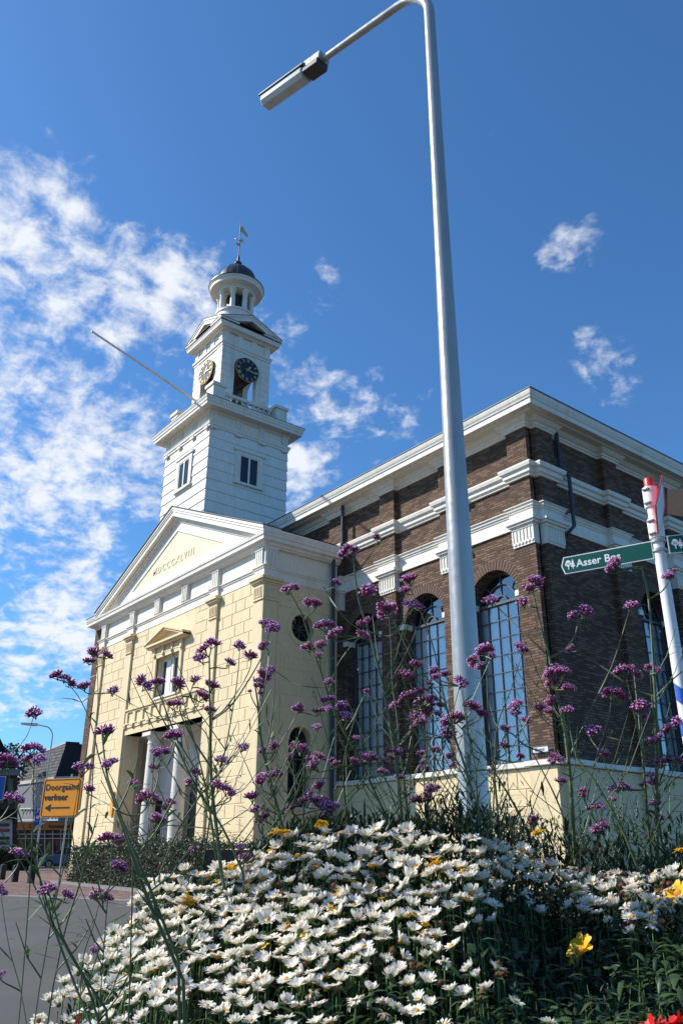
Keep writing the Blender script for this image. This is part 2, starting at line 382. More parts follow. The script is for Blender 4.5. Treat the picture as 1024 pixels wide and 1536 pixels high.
# ================================================================ CHURCH
XR, XL, YF, YP = -11.31, -37.67, 14.86, 14.72      # hall: side wall plane, left wall plane, front recess plane, front pilaster plane
YB = 37.0
CX = -24.49
ch = thing('church', 'brown brick church with cream portico, white wooden clock tower and white cornices', 'church', (CX, 20, 0))
F = lambda u, z, d: (u, YF+d, z)                   # hall front, d>0 goes into the wall
S = lambda u, z, d: (XR-d, u, z)                   # hall right side
Fp = lambda u, z, d: (u, 12.10+d, z)               # portico front recess
Sp = lambda u, z, d: (-18.83-d, u, z)              # portico side recess
WZ0, WZS, WH = 2.68, 6.5, .77
bays = [XR-.31-2.445*i for i in range(11)]         # pilaster centres from the right corner
wins = [(bays[i]+bays[i+1])/2 for i in (0, 1, 2)]
wins = [-12.83, -15.27, -17.76]
sp_ = [15.29, 18.03, 20.85, 23.7, 26.5, 29.3, 32.1, 34.9]
swins = [19.5, 22.28, 25.1, 27.9]
# walls
mb = MB(); holes_wall(mb, F, XL, XR, 2.6, 11.0, [('arch', w, WH, WZ0, WZS) for w in wins], .35)
holes_wall(mb, S, YF, YB, 2.6, 11.0, [('arch', w, .72, WZ0, 6.55) for w in swins], .35)
mb.box(XL, XL+.3, YF+.02, YB, 2.6, 11.0); mb.box(XL, XR, YB-.3, YB, 2.6, 11.0)
mb.build('wall', M_['brick'], ch, fix=False)
# pilasters
for i, c in enumerate(bays[:4]+[-37.35]):
    MB().box(c-.31, c+.31, YP, YF+.05, 2.6, 10.8).build('pilaster', M_['brick'], ch)
for c in sp_:
    MB().box(XR-.05, -11.17, c-.32, c+.32, 2.6, 10.8).build('pilaster', M_['brick'], ch)
# path that follows the pilasters
path = [(XL, YF)]
for c in reversed(bays[:4]): path += [(c-.31, YF), (c-.31, YP), (c+.31, YP), (c+.31, YF if c != bays[0] else 14.95)]
path[-1] = (XR, 14.95)
for c in sp_: path += [(XR, c-.32) if c != sp_[0] else (XR, 14.95), (-11.17, c-.32) if c != sp_[0] else (-11.17, 14.95), (-11.17, c+.32), (XR, c+.32)]
pp = []
for p in path:
    if not pp or (abs(p[0]-pp[-1][0])+abs(p[1]-pp[-1][1]) > 1e-4): pp.append(p)
path = pp+[(XR, YB)]
straight = [(XL-.0, YF), (XR, YF), (XR, YB)]
def prof(name, pr, pth, mat='white', **k): return MB().sweep(pr, pth).build(name, M_[mat], ch, **k)
prof('cornice', [(-.05, 10.86), (.40, 10.86), (.43, 10.89), (.60, 10.89), (.605, 11.02), (.63, 11.04), (.635, 11.07), (.66, 11.12), (.68, 11.2), (.68, 11.235), (-.05, 11.26)], straight)
MB().sweep([(-.1, 11.262), (.70, 11.238), (.70, 11.262), (-.1, 11.34)], straight).build('cornice_flashing', M_['zinc'], ch)
prof('cornice_moulding', [(-.03, 10.63), (.04, 10.63), (.045, 10.68), (.075, 10.69), (.08, 10.745), (.13, 10.765), (.19, 10.83), (.21, 10.87), (-.03, 10.87)], path)
prof('string_course', [(-.03, 9.28), (.06, 9.28), (.065, 9.33), (.11, 9.36), (.115, 9.46), (.17, 9.49), (.19, 9.57), (.19, 9.6), (-.03, 9.63)], path)
prof('string_course', [(-.03, 8.09), (.05, 8.09), (.05, 8.41), (.07, 8.42), (.075, 8.46), (.10, 8.475), (.105, 8.52), (.14, 8.55), (.14, 8.57), (-.03, 8.6)], path)
# pilaster capitals: moulding and fluted block
def capital(f, c, hw, dp):
    g = lambda a, b, c_: f(a, c_, b)
    m_ = MB(); m_.box(c-hw-.02, c+hw+.02, -dp-.055, .02, 7.98, 8.088, g); m_.box(c-hw-.08, c+hw+.08, -dp-.11, .02, 8.06, 8.14, g); m_.box(c-hw-.12, c+hw+.12, -dp-.15, .02, 8.12, 8.2, g)
    m_.box(c-hw-.012, c+hw+.012, -dp-.03, .02, 7.55, 7.985, g)
    o = m_.build('capital', M_['white'], ch)
    n_ = 6; w = 2*hw/n_
    m_ = MB()
    for i in range(n_+1):
        u = c-hw+w*i; m_.box(u-.017, u+.017, -dp-.052, -dp-.028, 7.63, 7.96, g)
    for i in range(n_):
        u = c-hw+w*(i+.5); m_.box(u-.028, u+.028, -dp-.055, -dp-.028, 7.60, 7.66, g)
    m_.build('flutes', M_['white'], o)
for c in bays[:4]: capital(F, c, .31, .14)
for c in sp_: capital(S, c, .32, .14)
# plinth
pl = path
MB().sweep([(.06, -.1), (.06, 2.52), (0, 2.535), (-.05, 2.55)], path).build('plinth', M_['cream'], ch)
prof('plinth_coping', [(.0, 2.536), (.13, 2.536), (.14, 2.55), (.14, 2.65), (-.1, 2.69)], path)
mb = MB(); lens = [.95, .5]
Fq = lambda u, z, d: (u, YF-.062+d, z); Fpq = lambda u, z, d: (u, YP-.062+d, z); Sq = lambda u, z, d: (XR+.062-d, u, z)
for i in range(3): blocks(MB(), Fq, bays[i+1]+.39, bays[i]-.39, .3, 2.5, .36, lens, [], .018, .012).build('plinth_blocks', M_['cream'], ch)
for i in range(1, 4): blocks(MB(), Fpq, bays[i]-.36, bays[i]+.36, .3, 2.5, .36, [.8], [], .018, .012).build('plinth_blocks', M_['cream'], ch)
for i in range(4): blocks(MB(), Sq, sp_[i]+.4, sp_[i+1]-.4, .3, 2.5, .36, lens, [], .018, .012).build('plinth_blocks', M_['cream'], ch)
# arched windows
def arched_window(f, cu, h, zs, zsp, cols=5, imposts=True):
    g = lambda a, b, c_: f(a, c_, b); r = .035; D = .33
    root = MB()
    def arc(rad, w, m_, zc=zsp, n=18, d0=D-.05, d1=D+.02):
        for i in range(n):
            a0, a1 = PI*i/n, PI*(i+1)/n
            q = [(cu+(rad-w)*math.cos(a0), zc+(rad-w)*math.sin(a0)), (cu+rad*math.cos(a0), zc+rad*math.sin(a0)), (cu+rad*math.cos(a1), zc+rad*math.sin(a1)), (cu+(rad-w)*math.cos(a1), zc+(rad-w)*math.sin(a1))]
            m_.prism(q, d0, d1, f)
    arc(h+.01, .06, root)
    root.box(cu-h-.01, cu-h+.05, D-.05, D+.02, zs, zsp, g); root.box(cu+h-.05, cu+h+.01, D-.05, D+.02, zs, zsp, g); root.box(cu-h, cu+h, D-.05, D+.02, zs, zs+.06, g)
    w = root.build('window', M_['muntin'], ch)
    b = MB(); cw = 2*h/cols
    for i in range(1, cols): b.box(cu-h+cw*i-.010, cu-h+cw*i+.010, D-.03, D+.015, zs+.05, zsp, g)
    nr = round((zsp-zs)/.44); rh = (zsp-zs)/nr
    for i in range(1, nr): b.box(cu-h+.02, cu+h-.02, D-.028, D+.013, zs+rh*i-.010, zs+rh*i+.010, g)
    b.box(cu-h, cu+h, D-.07, D+.02, zsp-.03, zsp+.03, g)
    arc(h*.62, .028, b); arc(h*.26, .028, b, n=10)
    for an in (45, 90, 135):
        a = math.radians(an); ca, sa = math.cos(a), math.sin(a); r0 = h*.24 if an == 90 else h*.6
        q = [(cu+r0*ca-.013*sa, zsp+r0*sa+.013*ca), (cu+r0*ca+.013*sa, zsp+r0*sa-.013*ca), (cu+h*.98*ca+.013*sa, zsp+h*.98*sa-.013*ca), (cu+h*.98*ca-.013*sa, zsp+h*.98*sa+.013*ca)]
        b.prism(q, D-.03, D+.012, f)
    b.build('glazing_bars', M_['muntin'], w)
    p = MB(); poly = arch_poly(cu, h-.01, zs+.02, zsp); p.add([f(u, z, D) for u, z in poly], [tuple(range(len(poly)))]); p.build('pane', M_['glass'], w, fix=False)
    # gathered net curtain hanging inside
    c_ = MB(); n_ = 60; top = zsp-.02; vs = []
    for i in range(n_+1):
        u = cu-h*.98+2*h*.98*i/n_; dd = D+.055+.018*math.sin(i*1.05+cu)+.010*math.sin(i*2.3+cu*2)
        vs += [f(u, zs+.05, dd), f(u, top, dd*1.0)]
    c_.add(vs, [(2*i, 2*i+2, 2*i+3, 2*i+1) for i in range(n_)]); c_.build('curtain', M_['curtain'], w, smooth=True)
    if imposts:
        for sgn in (-1, 1):
            a0, a1 = (cu-h-.16, cu-h+.05) if sgn < 0 else (cu+h-.05, cu+h+.16)
            MB().box(a0, a1, -.05, .3, zsp-.06, zsp+.08, g).build('impost_block', M_['white'], w)
    # brick arch ring
    q = MB(); n_ = 30
    for i in range(n_):
        a0, a1 = PI*i/n_+.012, PI*(i+1)/n_-.012
        poly = [(cu+(h+.0)*math.cos(a0), zsp+.0+(h)*math.sin(a0)), (cu+(h+.24)*math.cos(a0), zsp+(h+.24)*math.sin(a0)), (cu+(h+.24)*math.cos(a1), zsp+(h+.24)*math.sin(a1)), (cu+h*math.cos(a1), zsp+h*math.sin(a1))]
        q.prism(poly, -.012, .1, f)
    q.build('arch_ring', M_['arch'], w)
for c in wins: arched_window(F, c, WH, WZ0, WZS)
for c in swins: arched_window(S, c, .72, WZ0, 6.55)
# hall roof, low and behind the cornice
MB().add([(XL, YF, 11.2), (XR, YF, 11.2), (XR, YB, 11.2), (XL, YB, 11.2), (CX-4, 24, 12.2), (CX+4, 24, 12.2), (CX+4, 30, 12.2), (CX-4, 30, 12.2)],
         [(0, 1, 5, 4), (1, 2, 6, 5), (2, 3, 7, 6), (3, 0, 4, 7), (4, 5, 6, 7)]).build('roof', M_['lead'], ch)
# interior floor so that the rooms stay dark
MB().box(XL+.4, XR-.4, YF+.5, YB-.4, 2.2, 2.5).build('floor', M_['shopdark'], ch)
# downpipes
def pipe(pts, r=.05, name='downpipe'):
    o = MB().tube(pts, r, 10).build(name, M_['pipe'], ch, smooth=True)
    b = MB()
    z0, z1 = min(p[2] for p in pts), max(p[2] for p in pts); z = z0+.6
    while z < z1-.5:
        b.lathe([(r+.012, z), (r+.012, z+.06)], pts[0][0], pts[0][1], 10); z += 2.0
    b.build('bracket', M_['pipe'], o)
pipe([(-18.45, 14.62, 10.9), (-18.45, 14.62, 9.45)], .05)
pipe([(-18.68, 14.45, 9.1), (-18.68, 14.45, .3)], .055)
pipe([(-11.2, 15.86, 10.9), (-11.2, 15.86, 9.7), (-11.0, 15.9, 9.5), (-11.0, 15.88, 8.15), (-11.12, 15.72, 7.95), (-11.25, 15.62, 7.93)], .05)
# street name plate on the corner pilaster
o = MB().box(-11.85, -11.42, 14.645, 14.66, 2.80, 2.93).build('street_name_plate', M_['blue'], ch)
MB().box(-11.835, -11.435, 14.641, 14.644, 2.815, 2.915).build('plate_face', M_['signwhite'], o)
text_mesh('Christi', .1, lambda u, z, d: (-11.8+u, 14.638+d, 2.835+z), .001).build('lettering', M_['ink'], o, fix=False)
# ---------------------------------------------------------------- portico
PXR, PXL = -18.83, -30.15                # recess planes; pilasters stand .08 proud
hw0 = (PXR-PXL)/2
PU0, PU1 = PXL, PXR
oc, ocy, ocz = .4, 13.45, 6.82
door_h, dcx = 2.66, CX
WIN = (-25.22, -23.6, 5.53, 6.85)
mb = MB(); holes_wall(mb, Fp, PXL, PXR, -.1, 8.3, [('rect', CX-door_h, CX+door_h, -.1, 4.56), ('rect', *WIN)], .5)
holes_wall(mb, Sp, 12.10, 14.86, -.1, 8.3, [('circ', ocy, oc, ocz), ('arch', ocy, .37, 1.95, 3.68)], .4)
mb.box(PXL, PXL+.3, 12.12, 14.86, -.1, 8.3)
mb.build('portico_wall', M_['cream'], ch, fix=False)
mb = MB(); g = lambda a, b, c_: Fp(a, c_, b)
# rusticated blocks
z0 = .45
mb = MB()
for (a, b) in ((CX+3.2, CX+5.24), (CX-5.24, CX-3.2)):
    blocks(MB(), Fp, a, b, .25, 8.05, .355, [.98, .5, .52], []).build('facade_blocks', M_['cream'], ch)
blocks(MB(), Fp, CX-2.72, CX+2.72, 7.53, 8.05, .355, [.98, .5], [(-26.1, -22.7, 7.2, 7.92)]).build('facade_blocks', M_['cream'], ch)
blocks(MB(), Fp, CX-2.72, WIN[0]-.32, 5.40, 7.53, .355, [.98, .5], [(-26.1, -22.7, 7.2, 7.92)]).build('facade_blocks', M_['cream'], ch)
blocks(MB(), Fp, WIN[1]+.32, CX+2.72, 5.40, 7.53, .355, [.98, .5], [(-26.1, -22.7, 7.2, 7.92)]).build('facade_blocks', M_['cream'], ch); mb = MB()
blocks(mb, Sp, 12.55, 14.45, .25, 8.05, .355, [.98, .5], [(ocy-.56, ocy+.56, ocz-.5, ocz+.5), (ocy-.5, ocy+.5, 1.7, 4.2)])
mb.build('facade_blocks', M_['cream'], ch)
# pilasters and capitals
def ppil(f, a, b, name='portico_pilaster'):
    g = lambda x, y, z: f(x, z, y)
    MB().box(a, b, -.08, .03, -.05, 8.08, g).build(name, M_['cream2'], ch)
    m_ = MB(); m_.box(a-.13, b+.13, -.22, .03, 8.0, 8.085, g); m_.box(a-.09, b+.09, -.17, .03, 7.93, 8.0, g); m_.box(a-.05, b+.05, -.125, .03, 7.88, 7.93, g); m_.box(a-.012, b+.012, -.1, .03, 7.43, 7.885, g); m_.box(a-.03, b+.03, -.115, .03, 7.42, 7.46, g)
    o = m_.build('portico_capital', M_['cream2'], ch)
    m_ = MB(); n_ = 5; w = (b-a)/n_
    for i in range(n_): m_.box(a+w*(i+.5)-.014, a+w*(i+.5)+.014, -.118, -.095, 7.52, 7.8, g); m_.box(a+w*(i+.5)-.026, a+w*(i+.5)+.026, -.122, -.095, 7.5, 7.54, g)
    m_.build('flutes', M_['cream2'], o)
for (a, b) in ((CX+5.26, CX+5.68), (CX-5.68, CX-5.26), (CX+2.74, CX+3.18), (CX-3.18, CX-2.74)): ppil(Fp, a, b)
ppil(Sp, 12.10-.08+.002, 12.5); 
# entablature path following the pilasters
yr, yp = 12.10, 12.02; xr, xp = PXR, PXR+.08
ep = [(PXL-.08, YF), (PXL-.08, yp), (CX-5.26, yp), (CX-5.26, yr), (CX-3.18, yr), (CX-3.18, yp), (CX-2.74, yp), (CX-2.74, yr), (CX+2.74, yr), (CX+2.74, yp), (CX+3.18, yp), (CX+3.18, yr), (CX+5.26, yr), (CX+5.26, yp), (xp, yp), (xp, 12.5), (xr, 12.5), (xr, 14.72)]
MB().sweep([(-.1, 8.09), (.015, 8.09), (.015, 8.325), (.04, 8.34), (.045, 8.37), (.075, 8.4), (.075, 8.425), (-.1, 8.44)], ep).build('architrave', M_['white'], ch)
ep2 = [(PXL-.08, YF), (PXL-.08, yr), (xr+.0, yr), (xr, 14.72)]
MB().sweep([(-.1, 8.43), (-.005, 8.43), (-.005, 9.02), (-.1, 9.02)], ep2).build('frieze', M_['pale'], ch)
def trig(f, a, b):
    g = lambda x, y, z: f(x, z, y)
    m_ = MB(); m_.box(a, b, -.075, .0, 8.43, 9.0, g)
    w = (b-a)/4
    for i in range(4): m_.box(a+w*(i+.5)-.028, a+w*(i+.5)+.028, -.1, -.074, 8.46, 8.93, g)
    m_.box(a-.02, b+.02, -.115, -.0, 8.93, 9.0, g); m_.build('triglyph', M_['white'], ch)
for c in (-5.45, -2.96, -.98, .98, 2.96, 5.45): trig(Fp, CX+c-.2, CX+c+.2)
trig(Sp, 12.02+.03, 12.45)
MB().sweep([(-.1, 8.99), (.05, 8.99), (.07, 9.03), (.11, 9.05), (.12, 9.10), (.17, 9.15), (-.1, 9.15)], [(PXL-.06, YF), (PXL-.06, yr-.06), (xr+.06, yr-.06), (xr+.06, 14.72)]).build('bed_moulding', M_['white'], ch)
MB().sweep([(-.1, 9.145), (.27, 9.145), (.275, 9.25), (.30, 9.27), (.31, 9.34), (-.1, 9.36)], [(PXL, YF), (PXL, yr), (xr, yr), (xr, 14.72)]).build('portico_cornice', M_['white'], ch)
MB().sweep([(-.1, 9.34), (.30, 9.34), (.31, 9.36), (.325, 9.42), (.33, 9.49), (-.1, 9.52)], [(xr, yr+.002), (xr, 14.72)]).build('cornice_gutter', M_['white'], ch)
MB().sweep([(-.1, 9.34), (.30, 9.34), (.33, 9.49), (-.1, 9.52)], [(PXL, YF), (PXL, yr+.002)]).build('cornice_gutter', M_['white'], ch)
# pediment
SL = (12.05-9.5)/5.93
def chev(o_up, o_dn, d0, d1, name, mat, w=5.97):
    # band parallel to the rake: o_up/o_dn measured vertically below the outer line
    zo = lambda u, o: 9.53+SL*(w-abs(u))-o
    ue = w
    def edge(o): # where line meets z=9.36
        return min(w, w-(9.36+o-9.53)/SL) if o > .17 else w
    a, b = edge(o_up), edge(o_dn)
    poly = [(CX-a, zo(a, o_up)), (CX, zo(0, o_up)), (CX+a, zo(a, o_up)), (CX+b, zo(b, o_dn)), (CX, zo(0, o_dn)), (CX-b, zo(b, o_dn))]
    m_ = MB(); f = Fp
    for q in ([poly[0], poly[1], poly[4], poly[5]], [poly[1], poly[2], poly[3], poly[4]]): m_.prism(q, d0, d1, f)
    return m_.build(name, M_[mat], ch)
chev(-.03, .0, -.36, .3, 'rake_flashing', 'zinc', 5.99)
chev(.0, .10, -.33, .3, 'raking_cornice', 'white'); chev(.10, .18, -.305, .3, 'raking_cornice', 'white'); chev(.18, .34, -.28, .3, 'raking_cornice', 'white')
chev(.34, .42, -.15, .3, 'raking_moulding', 'white'); chev(.42, .50, -.09, .3, 'raking_moulding', 'white')
MB().prism([(CX-4.6, 9.34), (CX+4.6, 9.34), (CX, 11.6)], .01, .3, Fp).build('tympanum', M_['whitet'], ch)
chev(.50, .86, -.05, .02, 'tympanum_border', 'white'); MB().box(CX-4.2, CX+4.2, -.048, .02, 9.34, 9.8, g).build('tympanum_border', M_['white'], ch)
MB().prism([(CX-3.35, 9.8), (CX+3.35, 9.8), (CX, 11.25)], -.02, .02, Fp).build('tympanum_panel', M_['tymp'], ch)
text_mesh('MDCCCXLVIII', .36, lambda u, z, d: (CX-1.68+u, 12.072+d, 10.02+z), .002, .02, 1.42).build('inscription', M_['tymp'], ch, fix=False)
# portico roof
MB().add([(CX-5.95, 11.75, 9.54), (CX, 11.75, 12.09), (CX+5.95, 11.75, 9.54), (CX-5.95, 14.9, 9.54), (CX, 14.9, 12.09), (CX+5.95, 14.9, 9.54)], [(0, 1, 4, 3), (1, 2, 5, 4)]).build('portico_roof', M_['lead'], ch)
# window above the door
wx0, wx1, wz0, wz1 = WIN
w = MB().box(wx0-.16, wx0, -.06, .04, wz0-.02, wz1+.12, g).box(wx1, wx1+.16, -.06, .04, wz0-.02, wz1+.12, g).box(wx0, wx1, -.06, .04, wz1, wz1+.12, g).build('facade_window', M_['cream2'], ch)
fr_ = MB(); D = .2
for (a, b, c_, d_) in ((wx0, wx0+.09, wz0, wz1), (wx1-.09, wx1, wz0, wz1), (wx0+.09, wx1-.09, wz1-.1, wz1), (wx0+.09, wx1-.09, wz0, wz0+.08), ((wx0+wx1)/2-.07, (wx0+wx1)/2+.07, wz0+.08, wz1-.1)): fr_.box(a, b, D-.04, D+.05, c_, d_, g)
fr_.build('frame', M_['white'], w)
MB().add([Fp(wx0, wz0, D+.02), Fp(wx1, wz0, D+.02), Fp(wx1, wz1, D+.02), Fp(wx0, wz1, D+.02)], [(0, 1, 2, 3)]).build('pane', M_['dglass'], w)
for (a, b) in ((wx0+.3, wx0+.62), (wx1-.4, wx1-.12)): MB().box(a, b, D+.0, D+.012, wz0+.08, wz1-.1, g).build('curtain', M_['curtain'], w)
MB().box(wx0-.05, wx1+.05, -.1, .2, wz0-.07, wz0, g).build('sill', M_['white'], w)
# its entablature with little brackets and the pediment over it
e = MB(); e.box(wx0-.2, wx1+.2, -.07, .02, wz1+.12, wz1+.2, g); e.box(wx0-.15, wx1+.15, -.045, .02, wz1+.2, 7.26, g)
for i in range(4):
    u = wx0-.12+(wx1-wx0+.24)*i/3; e.box(u-.06, u+.06, -.1, -.04, wz1+.13, 7.24, g); e.box(u-.075, u+.075, -.125, -.04, wz1+.07, wz1+.13, g)
e.build('window_entablature', M_['cream2'], w)
hc = (wx0+wx1)/2; hh = 1.36
e = MB(); e.box(hc-hh, hc+hh, -.27, .02, 7.26, 7.33, g); e.box(hc-hh+.08, hc+hh-.08, -.2, .02, 7.2, 7.26, g)
for s_ in (-1, 1):
    for (o1, o2, dd) in ((0, .07, -.30), (.07, .13, -.26)):
        e.prism([(hc+s_*hh, 7.40-o1), (hc, 7.80-o1), (hc, 7.80-o2), (hc+s_*hh, 7.40-o2)], dd, .02, Fp)
e.prism([(hc-hh+.1, 7.33), (hc+hh-.1, 7.33), (hc, 7.7)], -.06, .02, Fp)
e.build('window_pediment', M_['cream2'], w)
# panelled frieze over the entrance
e = MB(); e.box(CX-2.74, CX+2.74, -.06, .02, 4.78, 4.92, g); e.box(CX-2.74, CX+2.74, -.05, .02, 5.3, 5.38, g); e.box(CX-2.74, CX+2.74, -.03, .02, 4.56, 4.78, g); e.box(CX-2.74, CX+2.74, -.09, .02, 5.36, 5.41, g); e.box(CX-2.74, CX+2.74, -.085, .02, 4.895, 4.93, g)
for i in range(10):
    u = CX-2.66+5.32*i/9; e.box(u-.09, u+.09, -.05, .02, 4.93, 5.3, g); e.box(u-.11, u+.11, -.12, .02, 4.84, 4.9, g); e.box(u-.07, u+.07, -.10, .02, 4.78, 4.84, g)
e.build('entrance_frieze', M_['cream2'], ch)
# porch: white walls, ceiling, dark doors, two columns
e = MB(); yb = 1.35
e.box(CX-4.2, CX+4.2, yb, yb+.1, 0, 4.6, g); e.box(CX-4.2, CX-4.1, .5, yb, 0, 4.6, g); e.box(CX+4.1, CX+4.2, .5, yb, 0, 4.6, g)
e.box(CX-4.2, CX+4.2, .02, yb, 4.56, 4.7, g)
e.build('porch_walls', M_['whitet'], ch)
e = MB().box(CX-4.1, CX+4.1, .0, yb, -.05, .14, g); e.box(CX-3.0, CX+3.0, -.7, .1, -.05, .08, g); e.build('porch_floor', M_['kerb'], ch)
d = MB().box(CX-1.05, CX+1.05, yb-.05, yb-.003, .14, 2.9, g).build('church_door', M_['dark'], ch)
e = MB(); 
for (a, b, c_, q) in ((CX-1.2, CX-1.05, .14, 3.0), (CX+1.05, CX+1.2, .14, 3.0), (CX-1.2, CX+1.2, 2.9, 3.05)): e.box(a, b, yb-.1, yb-.004, c_, q, g)
e.build('frame', M_['white'], d)
e = MB()
for k_ in (-1, 1):
    for z in (.4, 1.2, 2.0): e.box(CX+k_*.52-.36, CX+k_*.52+.36, yb-.075, yb-.045, z, z+.65, g)
e.build('door_panels', M_['dark'], d)
MB().box(CX-2.75, CX-2.2, yb-.04, yb-.003, .14, 2.5, g).build('side_door', M_['dark'], ch); MB().box(CX+2.0, CX+2.7, yb-.04, yb-.003, .14, 2.5, g).build('side_door', M_['dark'], ch)
for k_ in (-.96, .96):
    x, y = CX+k_-.05, 12.37
    m_ = MB().lathe([(.27, .1), (.27, .2), (.24, .24), (.26, .3), (.225, .36), (.222, 1.6), (.205, 3.2), (.19, 4.12), (.205, 4.13), (.205, 4.17), (.19, 4.18), (.19, 4.26), (.24, 4.34), (.25, 4.38)], x, y, 32)
    c_ = m_.build('column', M_['white'], ch, smooth=True)
    MB().box(x-.3, x+.3, y-.3, y+.3, 4.38, 4.5).build('abacus', M_['white'], c_)
# iron railing between the columns
e = MB()
for (a, b) in ((CX-2.64, CX-1.3), (CX-.75, CX+.62), (CX+1.2, CX+2.64)):
    n_ = int((b-a)/.11)
    for i in range(n_+1):
        u = a+(b-a)*i/n_; e.tube([Fp(u, .14, .22), Fp(u, 1.7+.12*(i % 2), .22)], [.011, .008], 5)
    e.box(a, b, .205, .235, 1.5, 1.53, g); e.box(a, b, .205, .235, .3, .33, g)
e.build('iron_gate', M_['black'], ch)
# round and arched windows in the portico's side wall
g2 = lambda a, b, c_: Sp(a, c_, b)
n_ = 28; e = MB()
for i in range(n_):
    a0, a1 = 2*PI*i/n_, 2*PI*(i+1)/n_
    e.prism([(ocy+oc*math.cos(a0), ocz+oc*math.sin(a0)), (ocy+(oc+.12)*math.cos(a0), ocz+(oc+.12)*math.sin(a0)), (ocy+(oc+.12)*math.cos(a1), ocz+(oc+.12)*math.sin(a1)), (ocy+oc*math.cos(a1), ocz+oc*math.sin(a1))], -.035, .05, Sp)
w = e.build('round_window', M_['cream2'], ch)
e = MB(); e.add([Sp(ocy+oc*math.cos(2*PI*i/24), ocz+oc*math.sin(2*PI*i/24), .2) for i in range(24)], [tuple(range(24))]); e.build('pane', M_['dglass'], w)
e = MB()
for i in range(8):
    a = PI*i/4; ca, sa = math.cos(a), math.sin(a); e.prism([(ocy-.012*sa, ocz+.012*ca), (ocy+.012*sa, ocz-.012*ca), (ocy+oc*ca+.012*sa, ocz+oc*sa-.012*ca), (ocy+oc*ca-.012*sa, ocz+oc*sa+.012*ca)], .15, .19, Sp)
e.build('glazing_bars', M_['muntin'], w)
e = MB()
for i in range(18):
    a0, a1 = PI*i/18, PI*(i+1)/18; e.prism([(ocy+.37*math.cos(a0), 3.68+.37*math.sin(a0)), (ocy+.5*math.cos(a0), 3.68+.5*math.sin(a0)), (ocy+.5*math.cos(a1), 3.68+.5*math.sin(a1)), (ocy+.37*math.cos(a1), 3.68+.37*math.sin(a1))], -.035, .05, Sp)
w = e.build('side_window', M_['cream2'], ch)
poly = arch_poly(ocy, .37, 1.95, 3.68); e = MB(); e.add([Sp(u, z, .22) for u, z in poly], [tuple(range(len(poly)))]); e.build('pane', M_['dglass'], w)
e = MB(); e.box(ocy-.012, ocy+.012, .17, .21, 1.95, 4.04, g2)
for z in (2.4, 2.85, 3.3, 3.7): e.box(ocy-.36, ocy+.36, .17, .21, z-.012, z+.012, g2)
e.build('glazing_bars', M_['muntin'], w); MB().box(ocy-.48, ocy+.48, -.08, .2, 1.86, 1.95, g2).build('sill', M_['housewhite'], w)
# small notice boards on the portico front
nb_ = MB().box(-27.5, -27.32, -.14, -.085, 2.0, 2.75, g).build('orange_mailbox', M_['orange'], ch)
# ---------------------------------------------------------------- tower
TX, TY, TH = -24.49, 13.79, 1.64
tw0, tw1, ty0, ty1 = TX-TH, TX+TH, TY-TH, TY+TH
MB().box(tw0+.03, tw1-.03, ty0+.03, ty1-.03, 9.6, 15.3).build('tower_core', M_['whitet'], ch)
e = MB(); z = 9.9; bh = .405
while z < 14.74:
    zt = min(z+bh, 14.75)
    P = [(.0, z), (.034, z), (.012, zt+.001)]
    for k_ in (0, 1):
        pass
    e.sweep([(-.02, z), (.036, z), (.036, z+.012), (.010, zt), (-.02, zt)], [(tw0, ty0), (tw0, ty1), (tw1, ty1), (tw1, ty0)], closed=True, side=-1); z += bh
e.build('tower_boarding', M_['whitet'], ch)
rect = lambda x0, x1, y0, y1: [(x0, y0), (x1, y0), (x1, y1), (x0, y1)]
def ring(pr, r, name, mat='white', dx=0, **k): return MB().sweep(pr, r, closed=True).build(name, M_[mat], ch, **k)
R1 = rect(tw0, tw1, ty0, ty1)
ring([(-.05, 14.74), (.05, 14.74), (.055, 14.8), (.085, 14.83), (.09, 14.88), (.11, 14.93), (-.05, 14.93)], R1, 'tower_band')
ring([(-.05, 14.92), (.02, 14.92), (.02, 15.38), (-.05, 15.38)], R1, 'tower_frieze', 'pale')
ring([(-.05, 15.3), (.06, 15.3), (.09, 15.33), (.1, 15.37), (.17, 15.42), (-.05, 15.42)], R1, 'tower_moulding')
ring([(-.3, 15.41), (.36, 15.41), (.38, 15.38), (.40, 15.38), (.405, 15.47), (.43, 15.49), (.44, 15.56), (.47, 15.62), (.48, 15.68), (-.3, 15.72)], R1, 'tower_cornice')
ring([(-.35, 15.722), (.49, 15.682), (.49, 15.70), (-.35, 15.75)], R1, 'cornice_flashing', 'zinc')
MB().box(tw0+.2, tw1-.2, ty0+.2, ty1-.2, 15.5, 15.74).build('tower_deck', M_['lead'], ch)
TF = lambda u, z, d: (u, ty0+d, z)
TS = lambda u, z, d: (tw1-d, u, z)
